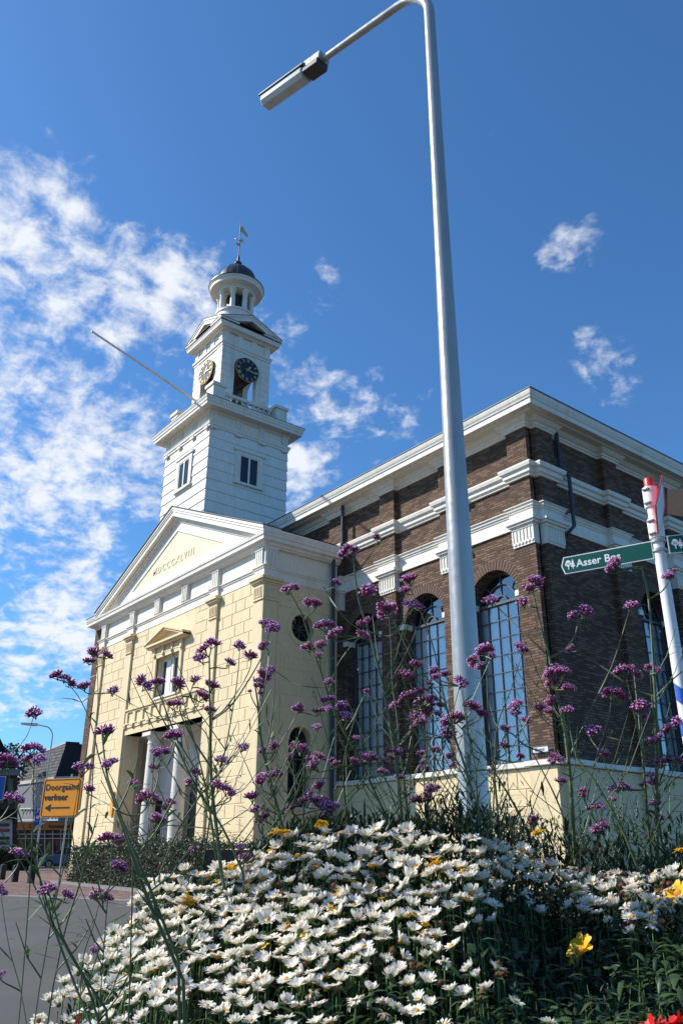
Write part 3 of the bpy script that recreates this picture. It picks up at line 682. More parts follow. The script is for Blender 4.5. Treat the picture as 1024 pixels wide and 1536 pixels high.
for f, c in ((TF, TX), (TS, TY)):
    g3 = (lambda f: (lambda a, b, c_: f(a, c_, b)))(f)
    for k_ in (-1.5, -.5, .5, 1.5):
        u = c+k_*(2*TH-.26)/3; m_ = MB().box(u-.13, u+.13, -.06, -.01, 14.93, 15.3, g3)
        for q in (-.07, 0, .07): m_.box(u+q-.018, u+q+.018, -.078, -.058, 14.97, 15.26, g3)
        m_.box(u-.12, u+.12, -.118, -.04, 14.66, 14.742, g3); m_.build('tower_triglyph', M_['white'], ch)
    # window
    hw, za, zb = .40, 12.98, 14.0
    m_ = MB()
    m_.box(c-hw-.17, c-hw, -.075, .05, za-.1, zb+.16, g3); m_.box(c+hw, c+hw+.17, -.075, .05, za-.1, zb+.16, g3); m_.box(c-hw, c+hw, -.075, .05, zb, zb+.16, g3); m_.box(c-hw-.26, c+hw+.26, -.11, .05, zb+.13, zb+.22, g3)
    m_.box(c-hw-.22, c+hw+.22, -.12, .05, za-.15, za-.06, g3)
    w = m_.build('tower_window', M_['white'], ch)
    MB().add([f(c-hw, za-.06, -.012-.03), f(c+hw, za-.06, -.042), f(c+hw, zb, -.042), f(c-hw, zb, -.042)], [(0, 1, 2, 3)]).build('pane', M_['dglass'], w)
    m_ = MB().box(c-.035, c+.035, -.065, -.043, za-.06, zb, g3); m_.box(c-hw, c-hw+.05, -.06, -.043, za-.06, zb, g3); m_.box(c+hw-.05, c+hw, -.06, -.043, za-.06, zb, g3); m_.box(c-hw+.05, c+hw-.05, -.06, -.043, zb-.05, zb, g3); m_.build('frame', M_['white'], w)
# pedestals and balustrade of the deck
pd0 = .02
for (sx, sy) in ((1, -1), (1, 1), (-1, -1), (-1, 1)):
    x, y = TX+sx*(TH-.28), TY+sy*(TH-.28)
    m_ = MB().box(x-.25, x+.25, y-.25, y+.25, 15.7, 16.5); m_.box(x-.3, x+.3, y-.3, y+.3, 16.5, 16.62); m_.box(x-.29, x+.29, y-.29, y+.29, 15.7, 15.9)
    o = m_.build('pedestal', M_['white'], ch)
    m_ = MB(); m_.box(x+sx*.25, x+sx*.262, y-.16, y+.16, 15.98, 16.42); m_.box(x-.16, x+.16, y+sy*.25, y+sy*.262, 15.98, 16.42); m_.build('raised_panel', M_['white'], o)
def balust(p0, p1, n_):
    m_ = MB(); (x0, y0), (x1, y1) = p0, p1; dx, dy = (.07, 0) if abs(x1-x0) < .01 else (0, .07)
    m_.box(min(x0, x1)-dx, max(x0, x1)+dx, min(y0, y1)-dy, max(y0, y1)+dy, 16.36, 16.48); m_.box(min(x0, x1)-dx, max(x0, x1)+dx, min(y0, y1)-dy, max(y0, y1)+dy, 15.72, 15.82)
    o = m_.build('rail', M_['white'], ch)
    for i in range(n_):
        t = (i+.5)/n_; x, y = x0+(x1-x0)*t, y0+(y1-y0)*t
        MB().lathe([(.05, 15.82), (.05, 15.86), (.03, 15.9), (.055, 16.0), (.06, 16.05), (.03, 16.2), (.028, 16.26), (.05, 16.3), (.05, 16.36)], x, y, 10).build('baluster', M_['white'], o, smooth=True)
e_ = TH-.28
balust((TX+e_, TY-e_+.3), (TX+e_, TY+e_-.3), 9)
for k_ in (-1,):
    MB().box(TX-e_+.3, TX+e_-.3, TY-e_-.06, TY-e_+.06, 15.7, 16.1).build('parapet', M_['white'], ch)
# belfry
BH = 1.07; BX, BY = -24.55, 13.83
b0, b1, c0, c1 = BX-BH, BX+BH, BY-BH, BY+BH
BF = lambda u, z, d: (u, c0+d, z); BS = lambda u, z, d: (b1-d, u, z); BK = lambda u, z, d: (u, c1-d, z); BL = lambda u, z, d: (b0+d, u, z)
m_ = MB()
for f, c in ((BF, BX), (BS, BY), (BK, BX), (BL, BY)): holes_wall(m_, f, c-BH, c+BH, 15.7, 19.4, [('arch', c, .5, 16.3, 18.05)], .25)
m_.build('belfry_wall', M_['white'], ch, fix=False)
for sx in (-1, 1):
    for sy in (-1, 1):
        m_ = MB(); z = 15.8
        while z < 18.75:
            zt = min(z+.27, 18.78); x, y = BX+sx*(BH-.19), BY+sy*(BH-.19); m_.box(x-.205, x+.205, y-.205, y+.205, z+.012, zt-.012); z += .27
        m_.build('belfry_quoins', M_['white'], ch, bevel=.012)
RB = rect(b0, b1, c0, c1)
ring([(-.05, 18.76), (.035, 18.76), (.04, 18.84), (.08, 18.87), (.085, 18.95), (-.05, 18.97)], RB, 'belfry_band')
m_ = MB()
for f, c in ((BF, BX), (BS, BY)):
    g3 = (lambda f: (lambda a, b, c_: f(a, c_, b)))(f)
    for k_ in (-1.5, -.5, .5, 1.5): u = c+k_*(2*BH-.3)/3; m_.box(u-.12, u+.12, -.035, .02, 18.97, 19.45, g3)
m_.build('belfry_pilaster_strips', M_['white'], ch)
ring([(-.05, 19.42), (.06, 19.42), (.12, 19.47), (.13, 19.5), (-.05, 19.5)], RB, 'belfry_moulding')
ring([(-.6, 19.49), (.27, 19.49), (.28, 19.55), (.30, 19.6), (.31, 19.65), (-.6, 19.7)], RB, 'belfry_cornice')
ring([(-.5, 19.698), (.325, 19.652), (.325, 19.672), (-.5, 19.72)], RB, 'cornice_flashing', 'zinc')
# four small gables
m_ = MB(); mr_ = MB(); mt = MB(); wg = BH+.33
for f, c in ((BF, BX), (BS, BY), (BK, BX), (BL, BY)):
    for s_ in (-1, 1):
        m_.prism([(c+s_*wg, 19.73), (c, 20.30), (c, 20.12), (c+s_*wg*.72, 19.70)], -.31, .4, f)
        m_.prism([(c+s_*wg, 19.8), (c, 20.38), (c, 20.30), (c+s_*wg, 19.72)], -.34, .5, f)
        mr_.prism([(c+s_*(wg+.02), 19.81), (c, 20.40), (c, 20.385), (c+s_*(wg+.02), 19.795)], -.36, BH, f)
    mt.prism([(c-wg*.7, 19.69), (c+wg*.7, 19.69), (c, 20.13)], -.12, .4, f)
m_.build('gable', M_['white'], ch); mr_.build('belfry_roof', M_['zinc'], ch); mt.build('gable_panel', M_['greypanel'], ch)
# bell and its frame inside
bl_ = MB().lathe([(.36, 16.75), (.33, 16.8), (.25, 17.0), (.2, 17.2), (.17, 17.35), (.02, 17.4)], BX, BY, 20).build('bell', M_['lampdark'], ch, smooth=True)
m_ = MB(); m_.box(BX-.9, BX+.9, BY-.06, BY+.06, 17.42, 17.56); m_.box(BX-.06, BX+.06, BY-.9, BY+.9, 17.0, 17.1); m_.box(BX-.5, BX-.42, BY-.05, BY+.05, 16.2, 17.4); m_.box(BX+.42, BX+.5, BY-.05, BY+.05, 16.2, 17.4)
m_.build('bell_frame', M_['lampdark'], bl_)
MB().box(b0+.3, b1-.3, c0+.3, c1-.3, 18.2, 18.3).build('belfry_ceiling', M_['dark'], ch)
# clock dials
def clock(f, c, zc, D0, ang_h, ang_m):
    n_ = 40; P = lambda r, a: (c+r*math.sin(a), zc+r*math.cos(a))
    m_ = MB(); m_.prism([P(.51, 2*PI*i/n_) for i in range(n_)], D0, D0+.05, f); o = m_.build('clock', M_['clock'], ch)
    m_ = MB(); 
    for i in range(n_):
        a0, a1 = 2*PI*i/n_, 2*PI*(i+1)/n_
        for (r0, r1) in ((.505, .512),): m_.prism([P(r0, a0), P(r1, a0), P(r1, a1), P(r0, a1)], D0-.012, D0+.01, f)
    nums = ['XII', 'I', 'II', 'III', 'IV', 'V', 'VI', 'VII', 'VIII', 'IX', 'X', 'XI']
    for i, s_ in enumerate(nums):
        a = 2*PI*i/12; ca, sa = math.cos(a), math.sin(a)
        def bar(x0, y0, x1, y1, w):
            t = Vector((x1-x0, y1-y0)).normalized(); nx, ny = -t.y*w, t.x*w
            q = [(x0-nx, y0-ny), (x0+nx, y0+ny), (x1+nx, y1+ny), (x1-nx, y1-ny)]
            m_.prism([(c+px_*ca+py_*sa, zc-px_*sa+py_*ca) for px_, py_ in q], D0-.014, D0+.01, f)
        wd = {'I': .03, 'V': .055, 'X': .055}; tot = sum(wd[k_] for k_ in s_)
        x = -tot/2
        for k_ in s_:
            m0 = x+wd[k_]/2
            if k_ == 'I': bar(m0, .335, m0, .465, .0095)
            if k_ == 'V': bar(m0-.022, .465, m0, .335, .009); bar(m0+.022, .465, m0, .335, .006)
            if k_ == 'X': bar(m0-.022, .465, m0+.022, .335, .009); bar(m0+.022, .465, m0-.022, .335, .006)
            x += wd[k_]
    m_.build('numerals', M_['gold'], o)
    for (an, ln, wd_) in ((ang_h, .24, .02), (ang_m, .40, .015)):
        sa, ca = math.sin(an), math.cos(an)
        q = [(-wd_, -.1), (wd_, -.1), (wd_*1.6, ln*.6), (0, ln), (-wd_*1.6, ln*.6)]
        m_ = MB().prism([(c+x*ca+y*sa, zc-x*sa+y*ca) for x, y in q], D0-.03, D0-.018, f); m_.build('clock_hand', M_['gold'], o)
clock(BS, BY+.02, 18.0, -.1, math.radians(35), math.radians(100))
clock(BF, BX+.06, 18.0, -.1, math.radians(35), math.radians(100))
# flagpole leaning out of the belfry
fpl = MB().tube([(-24.5, 13.0, 16.4), (-24.5, 12.2, 16.63), (-24.5, 8.16, 17.83)], [.05, .048, .036], 10).build('flagpole', M_['white'], ch, smooth=True)
MB().lathe([(.02, 17.80), (.05, 17.82), (.05, 17.86), (.01, 17.89)], -24.5, 8.13, 10).build('pole_knob', M_['white'], fpl, smooth=True)
# drum, columns, round cornice, dome
AX, AY = -24.52, 13.78
MB().lathe([(.84, 19.7), (.84, 20.35), (.81, 20.42), (.78, 20.5), (.76, 20.95), (.80, 20.97), (.80, 21.05), (.3, 21.07)], AX, AY, 48).build('lantern_drum', M_['white'], ch, smooth=True)
for i in range(8):
    a = 2*PI*(i+.1)/8; x, y = AX+.65*math.cos(a), AY+.65*math.sin(a)
    MB().lathe([(.12, 21.05), (.12, 21.1), (.11, 21.14), (.095, 21.78), (.115, 21.82), (.10, 21.84), (.15, 21.95), (.16, 22.0)], x, y, 14, ).build('lantern_column', M_['white'], ch, smooth=True)
MB().lathe([(.5, 21.99), (.78, 21.99), (.78, 22.06), (.82, 22.08), (.82, 22.12), (.98, 22.16), (1.06, 22.18), (1.07, 22.3), (1.10, 22.33), (1.13, 22.42), (.6, 22.46)], AX, AY, 56).build('lantern_cornice', M_['white'], ch, smooth=True)
dm = [(1.145, 22.40), (1.145, 22.44), (.92, 22.52)]+[(.86*math.cos(a), 22.53+1.06*math.sin(a)) for a in [PI/2*i/12 for i in range(13)]]
d = MB().lathe([(max(r, .01), z) for r, z in dm], AX, AY, 48).build('dome', M_['lead'], ch, smooth=True)
m_ = MB()
for i in range(12):
    a = 2*PI*i/12; m_.tube([(AX+.865*math.cos(t)*math.cos(a), AY+.865*math.cos(t)*math.sin(a), 22.53+1.065*math.sin(t)) for t in [PI/2*k_/10 for k_ in range(10)]], .012, 5)
m_.build('dome_ribs', M_['lead'], d)
MB().lathe([(.02, 21.0), (.40, 21.05), (.40, 21.9), (.02, 22.0)], AX, AY, 12).build('lantern_louvres', M_['dark'], ch)
v = MB().lathe([(.05, 23.5), (.09, 23.56), (.05, 23.62), (.05, 23.68), (.15, 23.76), (.16, 23.82), (.09, 23.9), (.05, 23.94), (.06, 24.05), (.035, 24.2), (.022, 24.3), (.02, 25.7), (.01, 26.1)], AX, AY, 16).build('weather_vane', M_['lampdark'], ch, smooth=True)
VF = lambda u, z, d: (AX+.62*u-.1*0, AY+.785*u+d, z)
m_ = MB(); m_.prism([(.03, 25.75), (.1, 25.8), (.2, 25.55), (.36, 25.3), (.3, 25.2), (.2, 25.35), (.1, 25.45), (.03, 25.5)], -.01, .01, VF)
m_.prism([(-.16, 24.85), (-.06, 24.75), (.02, 24.8), (.02, 24.9), (-.05, 24.93)], -.01, .01, VF); m_.prism([(-.04, 25.0), (.1, 25.12), (.16, 25.05), (.06, 24.95)], -.01, .01, VF)
m_.build('vane_flag', M_['gold'], v)
m_ = MB()
for z in (25.02,):
    m_.tube([(AX-.22, AY, z), (AX+.22, AY, z)], .012, 5); m_.tube([(AX, AY-.22, z), (AX, AY+.22, z)], .012, 5)
m_.build('vane_cross', M_['gold'], v)
# ================================================================ GROUND
mb = MB().add([(-900, -900, 0), (900, -900, 0), (900, 900, 0), (-900, 900, 0)], [(0, 1, 2, 3)]); struct(mb, 'road', M_['asphalt'])
kl = [(-300, -92), (-60, -10), (-16.2, 4.9), (-13.0, 6.05), (-9.5, 6.9), (-4, 7.6), (40, 9.0)]
struct(MB().add([(x, y, .1) for x, y in kl]+[(40, 300, .1), (-300, 300, .1)], [tuple(range(len(kl)+2))]), 'pavement', M_['paver'])
struct(MB().sweep([(-.02, .104), (.0, .108), (.13, .108), (.145, .095), (.15, -.02)], kl, side=1), 'kerb', M_['kerb'])
added_dark_ground = MB().add([(-18.7, 9.4, .108), (-11.5, 8.6, .108), (-5, 7.9, .108), (40, 9.4, .108), (40, 60, .108), (-11.2, 60, .108), (-11.2, 14.7, .108), (-18.7, 12.0, .108)], [tuple(range(8))]); struct(added_dark_ground, 'added_dark_ground', M_['unseendark'])  # added dark sheet, out of view, cuts light bounced onto the shaded walls
# thin channel line along the kerb

# ================================================================ STREET LAMP (big)
LX, LY = -3.27, 3.51
lp = thing('street_lamp', 'tall tapering silver street lamp rising in front of the church', 'street lamp', (LX, LY, 0))
m_ = MB(); fd = Vector((-LX, -LY, 0)).normalized(); sd_ = Vector((-fd.y, fd.x, 0)); dq = lambda a, b, c_: Vector((LX, LY, 0))+sd_*a+fd*b+Vector((0, 0, c_))
m_.box(-.04, .04, .07, .088, .95, 1.35, dq); m_.build('service_door', M_['alu'], lp, bevel=.004)
ad = Vector((-1.0, -.13, 0)).normalized(); pts = [Vector((LX, LY, z)) for z in (0, 1.2, 2.5, 4, 5.5, 6.7, 7.27)]; rad = [.086, .083, .074, .063, .053, .047, .045]
cR = .42; c0_ = Vector((LX, LY, 7.27))
for i in range(1, 9):
    a = math.radians(80)*i/8; pts.append(c0_+ad*(cR*(1-math.cos(a)))+Vector((0, 0, cR*math.sin(a)))); rad.append(.044-.001*i)
tdir = (ad*math.cos(math.radians(10))+Vector((0, 0, math.sin(math.radians(10)))))
endp = pts[-1]+tdir*1.02
pts += [pts[-1]+tdir*.4, pts[-1]+tdir*.8, endp]; rad += [.036, .034, .033]
MB().tube(pts, rad, 40).build('pole', M_['alu'], lp, smooth=True)
MB().lathe([(.14, 0), (.14, .05), (.1, .09), (.093, .6), (.0895, .62), (.0895, 1.0), (.087, 1.02)], LX, LY, 24).build('base_plate', M_['alu'], lp, smooth=True)
sdv = Vector((-tdir.y, tdir.x, 0)).normalized(); upv = tdir.cross(sdv); upv = upv if upv.z > 0 else -upv
H0 = endp-tdir*.06+upv*.0
LM = lambda u, w, q: H0+tdir*u+sdv*w+upv*q
m_ = MB(); m_.box(-.02, .24, -.07, .07, -.03, .055, LM); hs = m_.build('lamp_head', M_['alu'], lp, bevel=.008)
m_ = MB(); m_.box(.0, .2, -.075, .075, -.085, -.028, LM); m_.build('bracket', M_['lampdark'], hs)
m_ = MB()
pr_ = lambda w, t, q0: [(-w, q0), (w, q0), (w*.9, q0+t), (-w*.9, q0+t)]
m_.prism(pr_(.095, .035, .0), .2, .86, lambda a, b, d: LM(d, a, b)); m_.build('canopy', M_['alu'], hs, bevel=.006)
m_ = MB().prism([(-.1, -.012), (.1, -.012), (.1, .0), (-.1, .0)], .195, .865, lambda a, b, d: LM(d, a, b)); m_.build('rim', M_['lampdark'], hs)
m_ = MB().prism([(-.088, -.012), (.088, -.012), (.08, -.075), (.045, -.115), (-.045, -.115), (-.08, -.075)], .22, .85, lambda a, b, d: LM(d, a, b)); m_.build('lamp_bowl', M_['plastic'], hs, bevel=.012)
# ================================================================ SIGNPOST at the right
SR = 7.4
sb = at_r(1003, 920, SR); SX, SY = sb.x, sb.y
def zr(py, px=985): return at_r(px, py, SR).z
sp = thing('signpost', 'white post with red cap and blue spiral stripes at the right edge', 'post', (SX, SY, 0))
MB().lathe([(.055, 0), (.055, .4), (.052, .5), (.049, zr(731)), (.05, zr(731)+.001)], SX, SY, 28).build('pole', M_['whitepole'], sp, smooth=True)
MB().lathe([(.043, zr(733)), (.043, zr(718)), (.036, zr(716))], SX, SY, 28).build('cap', M_['red'], sp, smooth=True)
for (a, b) in ((731, 761), (779, 808)): 
    o = MB().lathe([(.05, zr(b)), (.066, zr(b)), (.068, zr(b)+.01), (.068, zr(a)-.01), (.066, zr(a)), (.048, zr(a))], SX, SY, 28).build('sleeve', M_['whitepole'], sp, smooth=True)
    q = MB()
    for z in (zr(a)-.03, zr(b)+.03): q.box(SX-.03, SX+.03, SY-.08, SY-.06, z-.008, z+.008)
    q.build('clamp_slots', M_['ink'], o)
for y in (813, 827): MB().lathe([(.055, zr(y)-.012), (.066, zr(y)-.012), (.066, zr(y)+.012), (.055, zr(y)+.012)], SX, SY, 24).build('clamp_ring', M_['alu'], sp, smooth=True)
m_ = MB(); n_ = 90; z1 = zr(1046, 1020); per = .29
for k_ in range(3):
    vs = []; turn = 1.0
    top = z1-k_*per
    for i in range(n_+1):
        a = 2*PI*i/n_-2.2; dz = -per*i/n_
        for dd in (0, -.145): vs.append((SX+.0545*math.cos(a), SY+.0545*math.sin(a), top+dz+dd+.12))
    m_.add(vs, [(2*i, 2*i+1, 2*i+3, 2*i+2) for i in range(n_)])
m_.build('blue_stripes', M_['blue'], sp, fix=False)
# green finger sign
zs = at_r(977, 825, SR-.02).z
A = at_z(978, 824.5, zs); B = at_z(841, 849.6, zs); ev = (A-B); Ls = ev.length; ev.normalize(); nv = Vector((-ev.y, ev.x, 0)); nv = nv if nv.dot(A) > 0 else -nv
hs_ = .083
GS = lambda u, z, d: B+ev*u+Vector((0, 0, z))+nv*d
def plate(name, lab, O, e, nn, Ln, mat, hw=.083, point=True, tw=.0):
    f = lambda u, z, d: O+e*u+Vector((0, 0, z))+nn*d
    t = thing(name, lab, 'sign', (O.x, O.y, zs), 'green finger signs on the post')
    pg = lambda s: [(s*1.3+0, 0), (.028+s, -hw+s), (Ln-s, -hw+s), (Ln-s, hw-s), (.028+s, hw-s)] if point else [(s, -hw+s), (Ln-s, -hw+s), (Ln-s, hw-s), (s, hw-s)]
    MB().prism(pg(0), 0, .012, f).build('border', M_['signwhite'], t)
    MB().prism(pg(.008), -.002, .010, f).build('panel', M_[mat], t)
    q = MB()
    def circ(cx, cz, r, n=14): q.prism([(cx+r*math.cos(2*PI*i/n), cz+r*math.sin(2*PI*i/n)) for i in range(n)], -.0045, -.002, f)
    x = .07 if point else .06
    for (a, b, r) in ((0, .022, .024), (-.014, .008, .017), (.014, .008, .017), (0, .0, .018)): circ(x+a, b, r)
    q.box(x-.004, x+.004, -.0047, -.002, -.045, 0, lambda a, b, c_: f(a, c_, b))
    x += .043
    for (w_, z0_, z1_) in ((.012, .02, .05), (.018, .0, .032), (.023, -.024, .014)): q.prism([(x-w_, z0_), (x+w_, z0_), (x, z1_)], -.0045, -.002, f)
    q.box(x-.004, x+.004, -.0047, -.002, -.045, -.02, lambda a, b, c_: f(a, c_, b))
    q.build('tree_symbols', M_['signwhite'], t)
    text_mesh('Asser Bos', .100, lambda u, z, d: f(x+.032+u, z-.034, -.0035+d*.5), .0016, .002, 1.0).build('lettering', M_['signwhite'], t, fix=False)
    return t
plate('finger_sign', 'green pointed sign reading Asser Bos on left of the post', B, ev, nv, Ls, 'green')
A2 = at_z(1001, 817, zs); B2 = at_z(1060, 811.5, zs); e2 = (B2-A2).normalized(); n2v = Vector((-e2.y, e2.x, 0)); n2v = n2v if n2v.dot(A2) > 0 else -n2v
plate('finger_sign', 'second green tree sign cut off by the right picture edge', A2, e2, n2v, .95, 'green', point=False)
# white plate with red edge, turned nearly edge-on
q4 = [at_r(992, 712, SR-.06), at_r(999, 757, SR+.38), at_r(987, 809, SR-.02), at_r(982.5, 758, SR-.36)]
cc = sum(q4, Vector())/4; nq = (q4[2]-q4[0]).cross(q4[1]-q4[3]).normalized(); nq = nq if nq.dot(cc) < 0 else -nq
t = thing('warning_sign', 'white diamond sign with red edge turned sideways on the post', 'sign', cc)
def quad(sc, off0, off1):
    m_ = MB(); vs = [cc+(p-cc)*sc+nq*off0 for p in q4]+[cc+(p-cc)*sc+nq*off1 for p in q4]
    return m_.add(vs, [(0, 1, 2, 3), (7, 6, 5, 4), (0, 4, 5, 1), (1, 5, 6, 2), (2, 6, 7, 3), (3, 7, 4, 0)])
quad(1.0, -.006, 0).build('border', M_['red'], t)
q5 = [q4[0].lerp(q4[2], .12), q4[1].lerp(q4[3], .26), q4[2].lerp(q4[0], .05), q4[3].lerp(q4[1], .02)]
MB().add([p+nq*.001 for p in q5]+[p+nq*.005 for p in q5], [(0, 1, 2, 3), (7, 6, 5, 4), (0, 4, 5, 1), (1, 5, 6, 2), (2, 6, 7, 3), (3, 7, 4, 0)]).build('face', M_['signwhite'], t)
pa = [at_r(1000, 733, 8.3), at_r(1062, 742, 8.1), at_r(1062, 781, 8.1), at_r(1000, 771, 8.3)]
nb = (pa[1]-pa[0]).cross(pa[3]-pa[0]).normalized()*.02
t = MB().add(pa+[p+nb for p in pa], [(0, 1, 2, 3), (7, 6, 5, 4), (0, 4, 5, 1), (1, 5, 6, 2), (2, 6, 7, 3), (3, 7, 4, 0)]).build('sign_panel', M_['greypanel'], None)
tag(t, 'plain grey back of a sign panel behind the red capped post', 'sign')
# ================================================================ ORANGE DIVERSION SIGN
OR = 23.37; ob_ = at_r(88, 1326, OR)
t = thing('diversion_sign', 'orange road sign Doorgaand verkeer with black arrow on a thin pole', 'road sign', (ob_.x, ob_.y, .1))
MB().tube([(ob_.x, ob_.y, .05), (ob_.x, ob_.y, 2.7)], .024, 12).build('pole', M_['alu'], t, smooth=True)
oc_ = at_r(91.5, 1196.5, OR-.05); rot_ = Matrix.Rotation(math.radians(-40), 3, 'Z'); eo = rot_ @ Vector((oc_.y, -oc_.x, 0)).normalized(); no = rot_ @ Vector((oc_.x, oc_.y, 0)).normalized(); OW = 1/math.cos(math.radians(40))
OS = lambda u, z, d: oc_+eo*u*OW+Vector((0, 0, z))+no*d
def rrect(w, h, r, n=5):
    o = []
    for (cx_0, cz_0, a0) in ((w-r, h-r, 0), (-w+r, h-r, 90), (-w+r, -h+r, 180), (w-r, -h+r, 270)):
        for i in range(n+1):
            a = math.radians(a0+90*i/n); o.append((cx_0+r*math.cos(a), cz_0+r*math.sin(a)))
    return o
MB().prism(rrect(.46, .475, .06), 0, .02, OS).build('panel', M_['orange'], t)
q = MB(); ro, ri = rrect(.435, .45, .05), rrect(.422, .437, .042)
for i in range(len(ro)): j = (i+1) % len(ro); q.prism([ro[i], ro[j], ri[j], ri[i]], -.006, .0, OS)
q.build('border_line', M_['ink'], t)
text_mesh('Doorgaand', .215, lambda u, z, d: OS(-.40+u*.77, .19+z, -.004+d), .003, .004, 1.08).build('lettering', M_['ink'], t, fix=False)
text_mesh('verkeer', .215, lambda u, z, d: OS(-.40+u*.82, -.055+z, -.004+d), .006, .004, 1.03).build('lettering', M_['ink'], t, fix=False)
MB().prism([(-.36, -.24), (-.22, -.15), (-.22, -.225), (.24, -.225), (.24, -.255), (-.22, -.255), (-.22, -.33)], -.006, 0, OS).build('arrow', M_['ink'], t)
# ================================================================ BOLLARDS
for i, (px, py) in enumerate(((-16, 1316), (3, 1319.5), (22, 1323), (46, 1325))):
    p = at_z(px, py, .1); t = MB()
    t.box(p.x-.075, p.x+.075, p.y-.075, p.y+.075, .05, .5); t.add([(p.x-.075, p.y-.075, .5), (p.x+.075, p.y-.075, .5), (p.x+.075, p.y+.075, .5), (p.x-.075, p.y+.075, .5), (p.x, p.y, .54)], [(0, 1, 4), (1, 2, 4), (2, 3, 4), (3, 0, 4)])
    o = t.build('bollard', M_['black'], None, bevel=.008)
    tag(o, ['black square bollard just outside the left edge', 'black square bollard at the very left picture edge', 'black square bollard in the middle of the row on the pavement', 'rightmost black square bollard, nearest the diversion sign'][i], 'bollard', 'bollards on the pavement')
# ================================================================ leaf masses
def leaf_mass(n, fn, size, flat=.5, quad_=True):
    m_ = MB()
    for _ in range(n):
        p = fn(); s = size*rnd.uniform(.6, 1.35)
        a = Vector((rnd.gauss(0, 1), rnd.gauss(0, 1), rnd.gauss(0, .8))).normalized(); b = a.orthogonal().normalized(); b = (b*math.cos(rnd.random()*6.28)+a.cross(b)*math.sin(rnd.random()*6.28)); c_ = a.cross(b)
        m_.add([p-b*s, p+c_*s*flat, p+b*s, p-c_*s*flat], [(0, 1, 2, 3)])
    return m_
def hedge(p0, p1, wd, h, n, label, name='hedge', leaf=.022, core=True, skew=.06):
    P0, P1 = Vector(p0), Vector(p1); d = (P1-P0); Ld = d.length; d.normalize(); nn = Vector((-d.y, d.x)); nn = nn if nn.dot(P0) > 0 else -nn
    c = (P0+P1)/2
    t = thing(name, label, 'hedge', (c.x, c.y, .1), None)
    def fn():
        k_ = rnd.random(); u = rnd.uniform(0, Ld); bulge = .05*math.sin(u*2.3)+.04*math.sin(u*5.1)
        if k_ < .55: w, z = rnd.gauss(0, .045)+bulge*.6, rnd.uniform(.02, h)
        elif k_ < .9: w, z = rnd.uniform(0, wd), h+abs(rnd.gauss(0, .035))+bulge*.5-.03
        else: w, z = rnd.uniform(0, wd), h+abs(rnd.gauss(0, .11))
        if rnd.random() < .05: u = rnd.choice((0, Ld))+rnd.gauss(0, .03)
        q = P0+d*u+nn*w; return Vector((q.x, q.y, .1+z))
    leaf_mass(n, fn, leaf).build('foliage', M_['hedge'], t, fix=False)
    if core:
        g_ = lambda u, w, z: (P0.x+d.x*u+nn.x*w, P0.y+d.y*u+nn.y*w, .1+z)
        MB().box(.05, Ld-.05, .06, wd-.06, 0, h-.08, g_).build('inner_twigs', M_['bark'], t)
    return t
hedge((-22.45, 8.85), (-14.2, 8.03), 1.1, .82, 30000, 'trimmed dark green hedge in front of the cream church facade')
g_ = [(-23.0, 8.72), (-18.4, 7.98), (-15.1, 7.5), (-11.5, 7.45)]
struct(MB().sweep([(-.05, .104), (-.05, .16), (.12, .16), (.13, .104)], g_), 'kerb', M_['kerb'])
a0 = at_r(-8, 1290, 50); a1 = at_r(53, 1290, 50)
hedge((a0.x, a0.y), (a1.x, a1.y), 1.2, .95, 7000, 'low black green hedge behind the bollards at far left', leaf=.05)
# scooter and cabinet behind the daisies
sc = at_r(310, 1296, 21.3); rs_ = Matrix.Rotation(math.radians(50), 3, 'Z'); es = rs_ @ Vector((sc.y, -sc.x, 0)).normalized(); ns_ = rs_ @ Vector((sc.x, sc.y, 0)).normalized()
t = thing('moped', 'red moped with black saddle parked by the church wall', 'moped', (sc.x, sc.y, .1))
KS = lambda u, z, d: Vector((sc.x, sc.y, 0))+es*u+ns_*d+Vector((0, 0, z))
body = [(-.55, .45), (-.35, .38), (.1, .36), (.35, .5), (.55, .45), (.62, .62), (.5, .78), (.1, .8), (-.05, .62), (-.3, .62), (-.42, .95), (-.52, .95)]
MB().prism(body, -.13, .13, KS).build('body', M_['redscoot'], t, bevel=.02)
MB().prism([(-.02, .8), (.5, .79), (.52, .86), (.3, .9), (.0, .88)], -.12, .12, KS).build('saddle', M_['rubber'], t, bevel=.03)
for u in (-.58, .45):
    w = MB().tube([KS(u, .33, -.05), KS(u, .33, .05)], .22, 20).build('wheel', M_['rubber'], t, smooth=True); MB().tube([KS(u, .33, -.055), KS(u, .33, .055)], .12, 14).build('rim', M_['alu'], w, smooth=True)
MB().tube([KS(-.6, .4, 0), KS(-.46, 1.0, 0)], .03, 8).build('fork', M_['black'], t); MB().tube([KS(-.46, 1.02, -.3), KS(-.44, 1.03, 0), KS(-.46, 1.02, .3)], .02, 8).build('handlebar', M_['black'], t)
sc2 = at_r(353, 1300, 21.6); es = Vector((1, 0, 0)); ns_ = Vector((0, 1, 0)); m_ = MB(); K2 = lambda u, d, z: Vector((sc2.x, sc2.y, 0))+es*u+ns_*d+Vector((0, 0, z))
t = thing('cabinet', 'light grey street cabinet standing by the church corner', 'cabinet', (sc2.x, sc2.y, .1))
MB().box(-.34, .34, -.2, .2, .1, .78, K2).build('casing', M_['housewhite'], t, bevel=.01); MB().box(-.37, .37, -.23, .23, .78, .82, K2).build('lid', M_['housewhite'], t); MB().box(-.3, -.01, -.206, -.2, .15, .74, K2).build('door', M_['housewhite'], t); MB().box(.01, .3, -.206, -.2, .15, .74, K2).build('door', M_['housewhite'], t)
